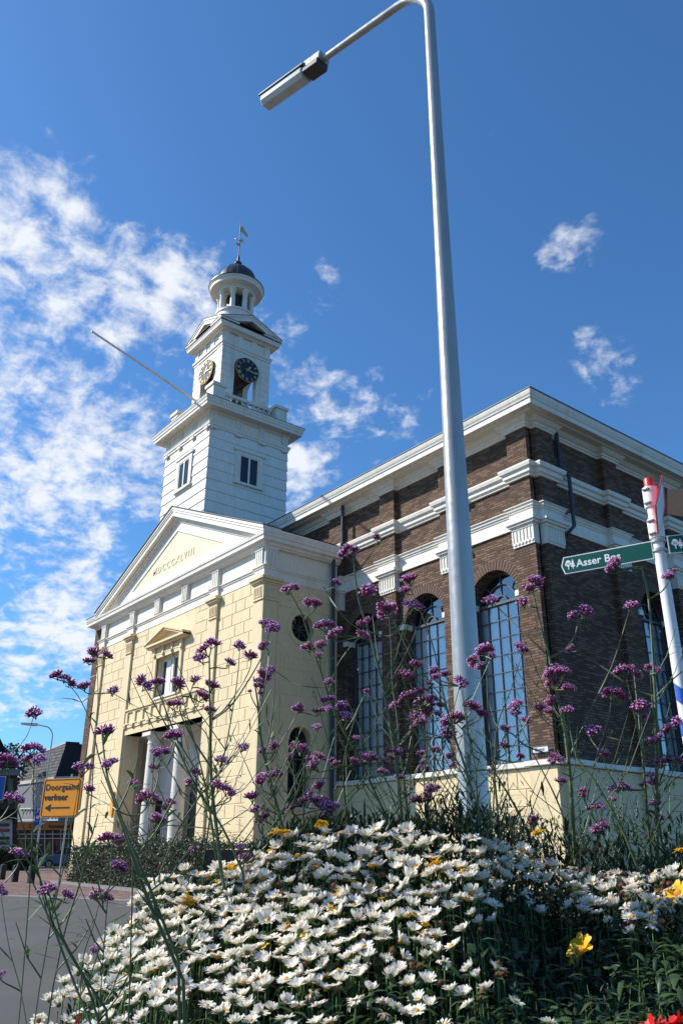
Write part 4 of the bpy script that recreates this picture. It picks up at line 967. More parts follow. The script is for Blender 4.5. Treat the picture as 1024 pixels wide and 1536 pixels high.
# ================================================================ FAR STREET at left
# mansard building
e0, e1, e2_ = at_r(28, 1173.5, 86), at_r(83, 1166, 78), at_r(124, 1165.5, 81)
t0, t1, t2 = at_r(39, 1138, 88.5), at_r(100, 1114, 80.5), at_r(118, 1115, 82.5)
ze = 7.2; 
def fl(p, z): return Vector((p.x, p.y, z))
hb = thing('house', 'far corner house with grey tiled mansard roof and black slate end', 'house', (e1.x, e1.y, 0))
bk0, bk2 = fl(e0+Vector((-7, 6, 0)), ze), fl(e2_+Vector((-7, 6, 0)), ze)
m_ = MB(); ring_ = [fl(e0, 0), fl(e1, 0), fl(e2_, 0), fl(bk2, 0), fl(bk0, 0)]; rt_ = [fl(p, q.z if False else ze) for p, q in zip(ring_, ring_)]
rt_[0] = e0.copy(); rt_[1] = e1.copy(); rt_[2] = e2_.copy()
m_.add([tuple(p) for p in ring_+rt_], [(i, (i+1) % 5, (i+1) % 5+5, i+5) for i in range(5)]); m_.build('wall', M_['housegrey'], hb)
tb0, tb2 = fl(bk0, t0.z), fl(bk2, t2.z)
m_ = MB(); m_.add([e0, e1, t1, t0], [(0, 1, 2, 3)]); m_.add([t0, t1, t2, fl(tb2, t2.z), fl(tb0, t0.z)], [(0, 1, 2, 3, 4)]); m_.add([e0, t0, tb0, rt_[4]], [(0, 1, 2, 3)])
rf = m_.build('roof', M_['tile'], hb)
MB().add([e1, e2_, t2, t1], [(0, 1, 2, 3)]).build('slate_end', M_['slate'], rf)
m_ = MB(); m_.tube([t0, t1], .12, 4); m_.build('ridge_trim', M_['housewhite'], rf)
m_ = MB(); m_.tube([e0-Vector((0, 0, .1)), e1-Vector((0, 0, .1)), e2_-Vector((0, 0, .1))], .2, 4); m_.build('gutter', M_['housewhite'], rf)
m_ = MB().tube([t1, t2], .15, 4); m_.build('ridge_cap', M_['slate'], rf)
# front wall mapped by photo height: f(px, py) at the face
def fr_pt(px, py, pull=.3):
    tt = (px-28)/(83-28); r = 86+(78-86)*tt-pull
    return at_r(px, py, r)
def patch(m_, x0, x1, y0, y1, pull, th=.1):
    a = [fr_pt(x0, y0, pull), fr_pt(x1, y0, pull), fr_pt(x1, y1, pull), fr_pt(x0, y1, pull)]; b = [fr_pt(x0, y0, pull-th), fr_pt(x1, y0, pull-th), fr_pt(x1, y1, pull-th), fr_pt(x0, y1, pull-th)]
    m_.add(a+b, [(0, 1, 2, 3), (7, 6, 5, 4), (0, 4, 5, 1), (1, 5, 6, 2), (2, 6, 7, 3), (3, 7, 4, 0)])
for (a, b) in ((33, 41), (43, 50), (53, 59), (66, 73), (76, 81)):
    m_ = MB(); patch(m_, a, b, 1181, 1211, .25, .2); w = m_.build('window', M_['dglass'], hb)
    m_ = MB()
    for x in (a-.8, (a+b)/2-.3, b): patch(m_, x, x+.8, 1180, 1212, .3, .2)
    m_.build('frame', M_['housewhite'], w)
m_ = MB()
for k_ in range(11):
    x = 32+k_*5
    m_.tube([fr_pt(x, 1214, 1.2), fr_pt(x+5, 1229, 1.2)], .05, 4); m_.tube([fr_pt(x+5, 1214, 1.2), fr_pt(x, 1229, 1.2)], .05, 4)
for y in (1213, 1230): m_.tube([fr_pt(31, y, 1.2), fr_pt(88, y, 1.2)], .07, 4)
m_.build('balcony_lattice', M_['housewhite'], hb)
# shop below with an orange fascia
sh = thing('shop', 'dark shop front with orange fascia below the far balcony', 'shop', tuple(fl(fr_pt(60, 1300), 0)))
def sp_pt(px, py, pull): return at_r(px, py, 78-pull+(110-px)*.03)
def spatch(m_, x0, x1, y0, y1, pull, th=.1):
    a = [sp_pt(x0, y0, pull), sp_pt(x1, y0, pull), sp_pt(x1, y1, pull), sp_pt(x0, y1, pull)]; b = [sp_pt(x0, y0, pull-th), sp_pt(x1, y0, pull-th), sp_pt(x1, y1, pull-th), sp_pt(x0, y1, pull-th)]
    m_.add(a+b, [(0, 1, 2, 3), (7, 6, 5, 4), (0, 4, 5, 1), (1, 5, 6, 2), (2, 6, 7, 3), (3, 7, 4, 0)])
m_ = MB(); spatch(m_, 14, 118, 1233, 1304, 1.5, 2.0); m_.build('shop_body', M_['shopdark'], sh)
m_ = MB(); spatch(m_, 21, 108, 1233.5, 1245, 1.9, .3); fs = m_.build('fascia', M_['orange2'], sh)
m_ = MB()
A_, B_ = sp_pt(21, 1239, 1.96), sp_pt(108, 1239, 1.96); ef = (B_-A_).normalized(); nf = Vector((-ef.y, ef.x, 0)); nf = nf if nf.dot(A_) > 0 else -nf
for (s_, x, sz) in (('C', 43.5, .5), ('S', 61, .5), ('Automobiel', 72, .42)):
    p = sp_pt(x, 1242, 1.97); text_mesh(s_, sz, lambda u, z, d: p+ef*u+Vector((0, 0, z))+nf*(d-.02), .008, .01).build('lettering', M_['ink'], fs, fix=False)
m_ = MB()
for x in (24, 38, 47, 56, 67, 79, 91, 103): spatch(m_, x, x+1.3, 1246, 1300, 1.75, .2)
for y in (1250.5, 1257): spatch(m_, 20, 110, y, y+1.2, 1.8, .2)
m_.build('shop_frame', M_['housewhite'], sh)
for (a, b, c_, d_) in ((26, 37, 1258, 1285), (49, 55, 1262, 1280), (68, 78, 1258, 1282), (80, 90, 1259, 1268), (92, 102, 1262, 1288)):
    m_ = MB(); spatch(m_, a, b, c_, d_, 1.6, .1); m_.build('shop_display', simple('display', (.1+.12*rnd.random(), .055+.04*rnd.random(), .03), .7, 0, .6, 2), sh)
# gabled house at the very left
def hpt(px, py, r=66): return at_r(px, py, r)
hg = thing('house', 'dark brick house with black gable roof at the left picture edge', 'house', tuple(fl(hpt(10, 1300), 0)))
def hp(m_, x0, x1, y0, y1, r, th):
    a = [hpt(x0, y0, r), hpt(x1, y0, r), hpt(x1, y1, r), hpt(x0, y1, r)]; b = [hpt(x0, y0, r+th), hpt(x1, y0, r+th), hpt(x1, y1, r+th), hpt(x0, y1, r+th)]
    m_.add(a+b, [(0, 1, 2, 3), (7, 6, 5, 4), (0, 4, 5, 1), (1, 5, 6, 2), (2, 6, 7, 3), (3, 7, 4, 0)])
m_ = MB(); hp(m_, -90, 27, 1158, 1304, 66, 6); m_.build('wall', M_['housebrick'], hg)
rp = [(-96, 1155), (32, 1152.5), (14, 1134), (-3, 1100), (-30, 1082), (-70, 1110)]
a = [hpt(x, y, 65.4) for x, y in rp]; b = [hpt(x, y, 73) for x, y in rp]; k_ = len(rp)
MB().add(a+b, [tuple(range(k_)), tuple(range(2*k_-1, k_-1, -1))]+[(i, (i+1) % k_, (i+1) % k_+k_, i+k_) for i in range(k_)]).build('roof', M_['slate'], hg)
m_ = MB(); hp(m_, -90, 31, 1153.5, 1163, 65.5, .5); m_.build('cornice', M_['housegrey'], hg)
m_ = MB(); hp(m_, 12, 20, 1168, 1205, 65.8, .3); hp(m_, -5, 6, 1168, 1205, 65.8, .3); m_.build('window', M_['dglass'], hg)
m_ = MB(); hp(m_, -30, 24, 1214, 1229, 65.2, .8); m_.build('awning_box', M_['slate'], hg)
m_ = MB(); hp(m_, -20, 19, 1229, 1272, 65.5, .4); w = m_.build('shop_window', M_['housewhite'], hg)
m_ = MB()
for y in (1235, 1243, 1255, 1262): hp(m_, -12, 14.5, y, y+4.5, 65.4, .1)
m_.build('shop_boards', M_['shopdark'], w)
m_ = MB(); hp(m_, 2, 11, 1243.5, 1246, 65.3, .1); m_.build('red_notice', M_['red'], w)
# second lamp, its parking sign, blue sign at left
l2 = at_r(52, 1303, 60); l2 = fl(l2, 0)
t = thing('street_lamp', 'thin far street lamp above the grey mansard roof', 'street lamp', tuple(l2))
bz = at_r(71.8, 1098, 60).z; ed = Vector((l2.y, -l2.x, 0)).normalized(); hd = at_r(56, 1087, 60)
pts = [l2, fl(l2, 3), fl(l2, bz-.9), fl(l2, bz-.3)]; u1 = -(hd-fl(l2, hd.z)).length
for i in range(1, 6):
    a = math.radians(65)*i/5; pts.append(fl(l2, bz-.3)+ed*(-.7*(1-math.cos(a)))+Vector((0, 0, .7*math.sin(a))))
pts.append(hd)
MB().tube(pts, [.065, .055, .045, .04]+[.038]*5+[.035], 10).build('pole', M_['alu'], t, smooth=True)
h2 = at_r(32, 1085, 60)
MB().tube([hd+(hd-h2)*.05, hd, hd+(h2-hd)*.3, h2], [.06, .11, .13, .08], 8).build('lamp_head', M_['whitepole'], t, smooth=True)
p = at_r(57, 1225, 58); ep_ = Vector((p.y, -p.x, 0)).normalized(); npv = Vector((p.x, p.y, 0)).normalized()
t = thing('parking_sign', 'narrow blue parking sign on the far lamp pole', 'sign', tuple(p)); PS = lambda u, z, d: p+ep_*u+Vector((0, 0, z))+npv*d
MB().prism(rrect(.17, .55, .03), 0, .03, PS).build('panel', M_['blue'], t)
q = MB(); q.prism([(-.15, .26), (.15, .26), (.15, .245), (-.15, .245)], -.006, 0, PS); q.prism([(-.15, -.24), (.15, -.24), (.15, -.255), (-.15, -.255)], -.006, 0, PS); q.box(-.1, .1, -.006, 0, -.12, .06, lambda a, b, c_: PS(a, c_, b)); q.build('symbols', M_['signwhite'], t)
text_mesh('P', .34, lambda u, z, d: PS(-.1+u, .29+z, -.004+d), .008, .004).build('letter', M_['signwhite'], t, fix=False)
p2 = at_r(0, 1182, 26); e3 = Vector((p2.y, -p2.x, 0)).normalized(); n3 = Vector((p2.x, p2.y, 0)).normalized(); BSg = lambda u, z, d: p2+e3*u+Vector((0, 0, z))+n3*d
t = thing('blue_sign', 'blue sign with pale border cut by the left picture edge', 'sign', tuple(p2))
MB().prism(rrect(.13, .32, .02), 0, .02, BSg).build('border', M_['housewhite'], t); MB().prism(rrect(.115, .30, .02), -.004, .01, BSg).build('panel', M_['blue'], t)
MB().tube([fl(p2+n3*.05, .05), fl(p2+n3*.05, p2.z+.3)], .03, 8).build('pole', M_['alu'], t)
# parked car
cc_ = fl(at_r(57, 1303, 72), 0); ec = Vector((cc_.y, -cc_.x, 0)).normalized(); nc = Vector((cc_.x, cc_.y, 0)).normalized()
KC = lambda u, z, d: cc_+ec*u+nc*d+Vector((0, 0, z+.05))
t = thing('parked_car', 'blue grey parked car half hidden by the hedge and sign pole', 'car', tuple(cc_))
MB().prism([(.0, .35), (.02, .6), (.15, .75), (1.05, .92), (2.0, .98), (3.6, .98), (4.0, .85), (4.1, .4), (3.9, .25), (.2, .25)], 0, 1.7, KC).build('body', M_['carpaint'], t, bevel=.06)
MB().prism([(.95, .93), (1.75, 1.42), (3.0, 1.46), (3.7, .99)], .14, 1.56, KC).build('cabin', M_['carglass'], t, bevel=.05)
MB().prism([(1.55, 1.40), (1.9, 1.47), (2.9, 1.5), (3.1, 1.44)], .12, 1.58, KC).build('roof', M_['carpaint'], t, bevel=.03)
for u in (.75, 3.3):
    for d_ in (-.02, 1.5):
        w = MB().tube([KC(u, .27, d_), KC(u, .27, d_+.2)], .31, 20).build('wheel', M_['rubber'], t, smooth=True); MB().tube([KC(u, .27, d_-.01), KC(u, .27, d_+.21)], .18, 14).build('rim', M_['alu'], w, smooth=True)
MB().prism([(.03, .58), (.28, .62), (.28, .74), (.1, .72)], -.01, .2, KC).build('headlight', M_['signwhite'], t)
# tree behind the left house
tp = fl(at_r(-6, 1290, 82), 0)
t = thing('tree', 'leafy tree top showing above the left gable roof', 'tree', tuple(tp))
MB().tube([tp, fl(tp, 4), fl(tp, 8)], [.3, .25, .12], 8).build('trunk', M_['bark'], t)
zt_ = at_r(2, 1125, 82).z
def fn():
    while True:
        v = Vector((rnd.uniform(-1, 1), rnd.uniform(-1, 1), rnd.uniform(-1, 1)))
        if .3 < v.length < 1: break
    return Vector((tp.x+v.x*1.6, tp.y+v.y*1.6, zt_-1.3+v.z*2.0))
leaf_mass(1800, fn, .13).build('crown', M_['hedge'], t, fix=False)
# ================================================================ FLOWER BED
def crest(x):
    P = [(-200, 1640), (20, 1545), (60, 1500), (110, 1455), (150, 1405), (185, 1365), (210, 1325), (240, 1296), (300, 1290), (360, 1285), (400, 1262), (440, 1240), (480, 1228), (560, 1232), (640, 1230), (720, 1236), (770, 1252), (820, 1284), (870, 1296), (940, 1300), (1024, 1296), (1300, 1290)]
    for (a, b), (c_, d_) in zip(P, P[1:]):
        if a <= x <= c_: return b+(d_-b)*(x-a)/(c_-a)+(12 if 200 < x < 760 else 6)
    return P[0][1] if x < P[0][0] else P[-1][1]
def dcrest(x): return 1.85 if x < 700 else (1.85+.5*min(1, (x-700)/120))
def bed_pt(px, py):
    c = crest(px); t = max(0., (py-c)/(1560-c)); t = min(t, 1.3)
    d = dcrest(px)*(1-t)+1.28*t
    return at_r(px, py, d)
class Multi:                       # one mesh, several materials
    def __init__(s): s.v = []; s.f = []; s.m = []; s.mats = []
    def put(s, mb, mat):
        if mat not in s.mats: s.mats.append(mat)
        i = s.mats.index(mat); o = len(s.v); s.v += mb.v; s.f += [tuple(k+o for k in f) for f in mb.f]; s.m += [i]*len(mb.f); return s
    def mesh(s, name, smooth=True):
        me = bpy.data.meshes.new(name); me.from_pydata([tuple(v) for v in s.v], [], s.f)
        for m_ in s.mats: me.materials.append(M_[m_].m)
        me.polygons.foreach_set('material_index', s.m)
        if smooth: me.polygons.foreach_set('use_smooth', [True]*len(s.f))
        me.update(); return me
def petal_ring(n, r0, r1, wd, cup, jit, droop=0., notch=True, miss=0.):
    mb = MB()
    for i in range(n):
        if rnd.random() < miss: continue
        a = 2*PI*(i+rnd.uniform(-.3, .3))/n; el = math.radians(cup+rnd.gauss(0, jit)); L_ = (r1-r0)*rnd.uniform(.86, 1.08); tw = rnd.gauss(0, .25)
        ca, sa = math.cos(a), math.sin(a); vs = []; K = 5
        for k_ in range(K):
            t = k_/(K-1); e = el-math.radians(droop)*t*t+.25*(t-.5)
            rr = r0+L_*t*math.cos(e); zz_ = L_*t*math.sin(e)
            w = wd*(.38+.62*math.sin(min(1, t*1.15+.18)*PI*.62))*(1 if k_ < K-1 else .45)
            for s_ in (-1, 0, 1):
                z = zz_+(.10*wd if s_ == 0 else 0)*-1+s_*w*tw*.5
                if k_ == K-1 and s_ == 0: rr2 = rr+wd*.12
                else: rr2 = rr
                vs.append((rr2*ca-s_*w*sa, rr2*sa+s_*w*ca, z))
        fs = []
        for k_ in range(K-1):
            for j in (0, 1): fs.append((k_*3+j, k_*3+j+1, (k_+1)*3+j+1, (k_+1)*3+j))
        mb.add(vs, fs)
    return mb
def disc_mb(r, h):
    mb = MB(); mb.lathe([(r*.2, -h*1.0), (r*.8, -h*.5), (r, 0), (r*.95, h*.35), (r*.7, h*.75), (r*.35, h), (.0002, h*.95)], 0, 0, 12); return mb
def mesh_of(mb, mat, name): return Multi().put(mb, mat).mesh(name)
# unit daisy: radius 1
PET = []; DIS = []
for k_ in range(9):
    cup = [12, 30, 42, 20, 36, 50, 6, 26, 38][k_]
    mb = petal_ring(19, .22, 1.0, .135, cup, 9, rnd.uniform(-5, 22), miss=.03)
    o = petal_ring(9, .2, .86, .14, cup+8, 10, 8, miss=.1); mb.add(o.v, o.f)
    PET.append(mesh_of(mb, 'petal', 'petals'))
FAD = []
for k_ in range(4):
    mb = petal_ring(15, .2, .8, .13, -18+22*k_, 28, 45, miss=.25); FAD.append(mesh_of(mb, 'petalf' if k_ == 1 else 'petal', 'petals'))
SPT = []
for k_ in range(3):
    mb = MB()
    for _ in range(60):
        a, e = rnd.random()*6.28, rnd.uniform(-.6, 1.3); r = .42*rnd.uniform(.8, 1.25); p = Vector((math.cos(a)*math.cos(e), math.sin(a)*math.cos(e), math.sin(e)))*r
        q = p*rnd.uniform(1.2, 1.7)+Vector((rnd.gauss(0, .06), rnd.gauss(0, .06), -.1)); s_ = p.orthogonal().normalized()*.06; mb.add([p-s_, p+s_, q+s_*.6, q-s_*.6], [(0, 1, 2, 3)])
    o = disc_mb(.42, .35); mb.add(o.v, o.f); SPT.append(mesh_of(mb, 'spent', 'seed_head'))
YEL = [mesh_of(petal_ring(11, .2, 1.0, .26, [15, -15, 30][k_], 12, 25), 'yellow', 'petals') for k_ in range(3)]
RED = [mesh_of(petal_ring(14, .1, 1.0, .3, 25, 16, 10), 'redp', 'petals')]
dmb = Multi().put(disc_mb(.27, .17), 'disc'); q = MB().lathe([(.05, -.3), (.16, -.26), (.25, -.14), (.27, -.05)], 0, 0, 10); dmb.put(q, 'dstem'); DISC = dmb.mesh('disc')
dmb = Multi().put(disc_mb(.3, .22), 'disc'); DISCY = dmb.mesh('disc')
stems_m = []
for k_ in range(5):
    b = rnd.uniform(-.35, .35); mb = MB().tube([(b*1.4, .1*b, -4.4), (b*.8, 0, -2.6), (b*.25, 0, -1.0), (0, 0, -.2)], [.062, .058, .052, .05], 6); stems_m.append(mesh_of(mb, 'dstem', 'stem'))
def link(name, me, parent, mat4=None):
    o = bpy.data.objects.new(name, me); C.objects.link(o); o.parent = parent
    if mat4 is not None: o.matrix_local = mat4
    return o
FL_N = 0
def flower(kind, px, py, size_px, label, cat, group, name, pos=None, tilt=None):
    p = pos if pos is not None else bed_pt(px, py)
    ax = (p-Vector((0, 0, CAMH))).dot(FX); rad = size_px/2/FPX*ax
    e = bpy.data.objects.new(name, None); C.objects.link(e); e.location = p; e.empty_display_size = .02; tag(e, label, cat, group)
    if tilt is None:
        tilt = Vector((rnd.gauss(0, .36), rnd.gauss(0, .36), 1))+Vector((-.2, -.08, 0))
    up = tilt.normalized(); q = up.to_track_quat('Z', 'Y')
    e.rotation_euler = (0, 0, 0)
    R = q.to_matrix().to_4x4() @ Matrix.Rotation(rnd.random()*6.28, 4, 'Z'); S_ = Matrix.Diagonal((rad, rad, rad, 1))
    if kind == 'white': link('petals', rnd.choice(PET), e, R@S_); link('disc', DISC, e, R@S_)
    elif kind == 'faded': link('petals', rnd.choice(FAD), e, R@S_); link('disc', DISC, e, R@S_)
    elif kind == 'spent': link('seed_head', rnd.choice(SPT), e, R@S_)
    elif kind == 'yellow': link('petals', rnd.choice(YEL), e, R@S_); link('disc', DISCY, e, R@S_)
    elif kind == 'red': link('petals', RED[0], e, R@S_)
    link('stem', rnd.choice(stems_m), e, Matrix.Rotation(rnd.random()*6.28, 4, 'Z') @ Matrix.Diagonal((.021, .021, .03*1.6, 1)) @ Matrix.Translation((0, 0, 0)))
    return e
def dens_white(x, y):
    c = crest(x)
    if y < c: return 0
    if x < 720:
        # lower right limit of the dense white bank
        lim = 1560 if x < 330 else (1560-(x-330)*.42)
        d = 1.0 if y < lim-60 else (.5 if y < lim else .10)
        if x > 620: d *= .85
        if 430 < x < 640 and 1300 < y < 1400: d *= .72
        return d
    if x < 800: return .55 if y < 1330 else .05
    return 0
pts_ = []; tries = 0
while len(pts_) < 288 and tries < 60000:
    tries += 1; x, y = rnd.uniform(20, 800), rnd.uniform(1225, 1560)
    if rnd.random() > dens_white(x, y): continue
    md = 14.2 if x < 640 else 19
    if any((x-a)**2+((y-b)*1.15)**2 < md*md for a, b in pts_): continue
    pts_.append((x, y))
# the smallest and lowest of the bank beyond the 300 that show largest are kept as one mass
more = []; tries = 0
while len(more) < 170 and tries < 60000:
    tries += 1; x, y = rnd.uniform(20, 760), rnd.uniform(1235, 1560)
    if rnd.random() > dens_white(x, y) or any((x-a)**2+(y-b)**2 < 10**2 for a, b in pts_) or any((x-a)**2+(y-b)**2 < 11**2 for a, b in more): continue
    more.append((x, y))
mm = Multi()
for x, y in more:
    p = bed_pt(x, y)-Vector((0, 0, .008)); ax = (p-Vector((0, 0, CAMH))).dot(FX); rad = rnd.uniform(24, 34)/2/FPX*ax
    up = (Vector((rnd.gauss(0, .4), rnd.gauss(0, .4), 1))+Vector((-.2, -.08, 0))).normalized()
    T_ = Matrix.Translation(p) @ up.to_track_quat('Z', 'Y').to_matrix().to_4x4() @ Matrix.Rotation(rnd.random()*6.28, 4, 'Z') @ Matrix.Diagonal((rad, rad, rad, 1))
    for me_, mt_ in ((rnd.choice(PET), 'petal'), (DISC, 'disc')):
        b_ = MB(); b_.v = [tuple(T_ @ v.co) for v in me_.vertices]; b_.f = [tuple(q.vertices) for q in me_.polygons]; mm.put(b_, mt_)
o = bpy.data.objects.new('small_daisies', mm.mesh('small_daisies')); C.objects.link(o); tag(o, 'many smaller white daisies filling the gaps of the dense bank', 'daisies', kind='stuff')
for x, y in pts_:
    zone = ('white daisy among the many in the dense sunlit bank, left half' if x < 420 else 'white daisy among the many in the bank before the lamp pole') if x < 640 else 'white daisy in the looser group right of the lamp pole foot'
    k_ = 'white' if rnd.random() < .93 else 'faded'
    flower(k_, x, y, rnd.uniform(27, 37), zone, 'daisy', zone.replace('white daisy', 'white daisies'), 'daisy')
for (x, y, lb) in ((533, 1499, 'lone white daisy low in the dark foliage near the bottom'), (675, 1485, 'small white daisy at the dark bottom of the bed'), (729, 1482, 'white daisy over a spent bloom in the dark part'), (703, 1452, 'small white daisy just above the dark bed centre'), (745, 1452, 'pinkish white daisy on the dark foliage'), (822, 1534, 'white daisy cut by the bottom picture edge')):
    flower('white', x, y, 30, lb, 'daisy', None, 'daisy')
i = 0
fp = []
while len(fp) < 120:
    x, y = rnd.uniform(735, 1040), 0
    y = crest(x)+abs(rnd.gauss(0, 34))+2
    if any((x-a)**2+(y-b)**2 < 9**2 for a, b in fp): continue
    fp.append((x, y))
for i, (x, y) in enumerate(fp):
    if i % 5 < 2: flower('faded', x, y, rnd.uniform(24, 34), 'fading white daisy in the band under the dark church side', 'daisy', 'fading daisies in the band at right', 'faded_daisy')
    elif i % 5 < 4: flower('white', x, y, rnd.uniform(23, 32), 'small open white daisy in the band under the dark church side', 'daisy', 'small open daisies in the band at right', 'daisy')
    else: flower('spent', x, y, rnd.uniform(17, 23), 'brown spent daisy head in the band at right', 'dead flower', 'brown spent heads at right', 'spent_daisy')
sp2 = []
for _ in range(34):
    x = rnd.uniform(230, 760); y = crest(x)+rnd.uniform(25, 260); sp2.append((x, y))
for (x, y) in sp2: flower('spent', x, y, rnd.uniform(16, 24), 'brown spent daisy head sunk among the white daisies', 'dead flower', 'brown spent heads among the white daisies', 'spent_daisy')
for (x, y, s_, lb) in ((870, 1426, 56, 'large drooping yellow flower alone in the dark foliage'), (421, 1249, 40, 'yellow daisy against the dark portico side'), (482, 1233, 26, 'small yellow daisy on the crest left of centre'), (372, 1330, 36, 'yellow daisy in a gap at left of the bank'),
                       (347, 1306, 26, 'yellow bloom above the gap at left of the bank'), (284, 1350, 28, 'yellow bloom low at far left of the bank'), (650, 1298, 32, 'yellow flower before the lamp pole foot'), (636, 1306, 24, 'yellow flower just left of the one at the pole foot'), (668, 1303, 22, 'yellow flower right of the pole foot'),
                       (806, 1250, 28, 'yellow daisy above the crest right of the lamp pole'), (1016, 1340, 46, 'yellow flower cut by the right picture edge'), (908, 1329, 24, 'orange yellow dome flower in the band at right'), (508, 1340, 20, 'small yellow flower deep in the bank centre'), (555, 1332, 20, 'small yellow flower beside the bank centre'), (458, 1400, 18, 'tiny yellow flower in the lower bank'), (1019, 1275, 26, 'yellow flower high at the right picture edge')):
    flower('yellow', x, y, s_, lb, 'yellow flower', None, 'yellow_daisy', tilt=Vector((-.25, -.75, .55)) if s_ > 45 else None)
for (x, y) in ((500, 1366), (590, 1366), (612, 1372), (640, 1384), (433, 1388), (271, 1362), (408, 1275), (448, 1282), (530, 1322), (572, 1346), (693, 1306), (560, 1300), (475, 1300), (330, 1322), (396, 1420), (520, 1430), (700, 1350), (860, 1336), (950, 1330), (990, 1360)):
    flower('yellow', x, y, rnd.uniform(15, 22), 'very small yellow bloom half sunk in the flower bed', 'yellow flower', 'very small yellow blooms in the bed', 'yellow_daisy')
for (x, y, s_, lb) in ((978, 1546, 50, 'red flower at the bottom right corner, left of its twin'), (1014, 1540, 50, 'red flower at the extreme bottom right corner'), (118, 1532, 16, 'tiny red flower at the bottom left')):
    flower('red', x, y, s_, lb, 'red flower', None, 'red_flower')
# soil mound and leaf mass
cols_ = list(range(-260, 1500, 40)); rows_ = [0, .12, .3, .5, .75, 1.0]
vs = []
for x in cols_:
    c = crest(x)
    base = at_r(x, 1290, dcrest(x)+.5); vs.append((base.x, base.y, .12 if x > 120 else .0))
    for t in rows_:
        y = c+(1600-c)*t; p = bed_pt(x, y); k_ = max(0, min(1, (x-0)/240)); vs.append((p.x, p.y, max(.02, (p.z-.13)*(.45+.55*k_))))
    base = at_r(x, 1290, .9); vs.append((base.x, base.y, .02))
R_ = len(rows_)+2
struct(MB().add(vs, [(i*R_+j, i*R_+j+1, (i+1)*R_+j+1, (i+1)*R_+j) for i in range(len(cols_)-1) for j in range(R_-1)]), 'soil', M_['soil'])
mb = MB()
def blade(mb, p, dr, L_, w, curl):
    s_ = dr.cross(Vector((0, 0, 1))); s_ = s_.normalized() if s_.length > .01 else Vector((1, 0, 0)); n_ = s_.cross(dr).normalized()
    vs = []
    for k_, (t, ww) in enumerate(((0, .35), (.35, 1), (.7, .75), (1, .05))):
        q = p+dr*L_*t+Vector((0, 0, -1))*curl*L_*t*t; vs += [q-s_*w*ww, q+n_*w*.25*ww, q+s_*w*ww]
    mb.add(vs, [(a, a+1, a+4, a+3) for r in range(3) for a in (r*3, r*3+1)])
for _ in range(15000):
    x = rnd.uniform(-60, 1090); c = crest(x); y = c+5+(1600-c)*rnd.random()**.9
    p = bed_pt(x, y); sink = rnd.uniform(.02, .13)+(.0 if x > 700 else .02); p = p-Vector((0, 0, sink))
    dr = Vector((rnd.gauss(0, .6), rnd.gauss(0, .6), rnd.uniform(.1, 1.1))).normalized()
    blade(mb, p, dr, rnd.uniform(.015, .045), rnd.uniform(.0018, .0045), rnd.uniform(.1, .6))
for _ in range(7000):        # leafy mass under the crest
    x = rnd.uniform(215, 1090); y = crest(x)+rnd.uniform(16, 95); p = bed_pt(x, y); p = at_r(x, y, math.hypot(p.x, p.y)+rnd.uniform(.07, .34)); dr = Vector((rnd.gauss(0, .6), rnd.gauss(0, .6), rnd.uniform(.1, 1.0))).normalized()
    blade(mb, p, dr, rnd.uniform(.018, .05), rnd.uniform(.002, .005), rnd.uniform(.0, .5))
for _ in range(4600):        # taller leafy growth behind the crest
    x = rnd.uniform(380, 1090); up_ = abs(rnd.gauss(0, 1)); h_ = (10 if x < 640 else 24 if x < 800 else 34)*up_; y = crest(x)+14-h_
    p = at_r(x, y, dcrest(x)+rnd.uniform(.02, .45)); dr = Vector((rnd.gauss(0, .55), rnd.gauss(0, .55), rnd.uniform(.2, 1.3))).normalized()
    blade(mb, p, dr, rnd.uniform(.02, .06), rnd.uniform(.0016, .0042), rnd.uniform(.0, .5))
br_ = MB()
for _ in range(1500):
    x = 300+790*rnd.random()**.8; c = crest(x); y = c+30+(1580-c)*rnd.random(); p = bed_pt(x, y)-Vector((0, 0, rnd.uniform(.005, .05)))
    dr = Vector((rnd.gauss(0, .8), rnd.gauss(0, .8), rnd.uniform(0, .7))).normalized(); blade(br_, p, dr, rnd.uniform(.02, .05), rnd.uniform(.004, .009), rnd.uniform(.2, .9))
o2 = br_.build('broad_leaves', M_['broad'], None, fix=False, smooth=True); tag(o2, 'broader green leaves scattered through the lower flower bed', 'leaves', kind='stuff')
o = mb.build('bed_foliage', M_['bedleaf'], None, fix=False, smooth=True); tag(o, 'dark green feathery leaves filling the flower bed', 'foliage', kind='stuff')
mb = MB()
for _ in range(750):
    x = 120+940*rnd.random()**1.5; c = crest(x); y = c+(1580-c)*rnd.random(); p = bed_pt(x, y)-Vector((0, 0, .02)); L_ = rnd.uniform(.06, .14)
    mb.tube([p, p+Vector((rnd.gauss(0, .012), rnd.gauss(0, .012), -L_))], [.0009, .0014], 4, cap=False)
o = mb.build('bed_stalks', M_['dstem'], None, fix=False); tag(o, 'thin green stalks rising through the bed leaves', 'stalks', kind='stuff')
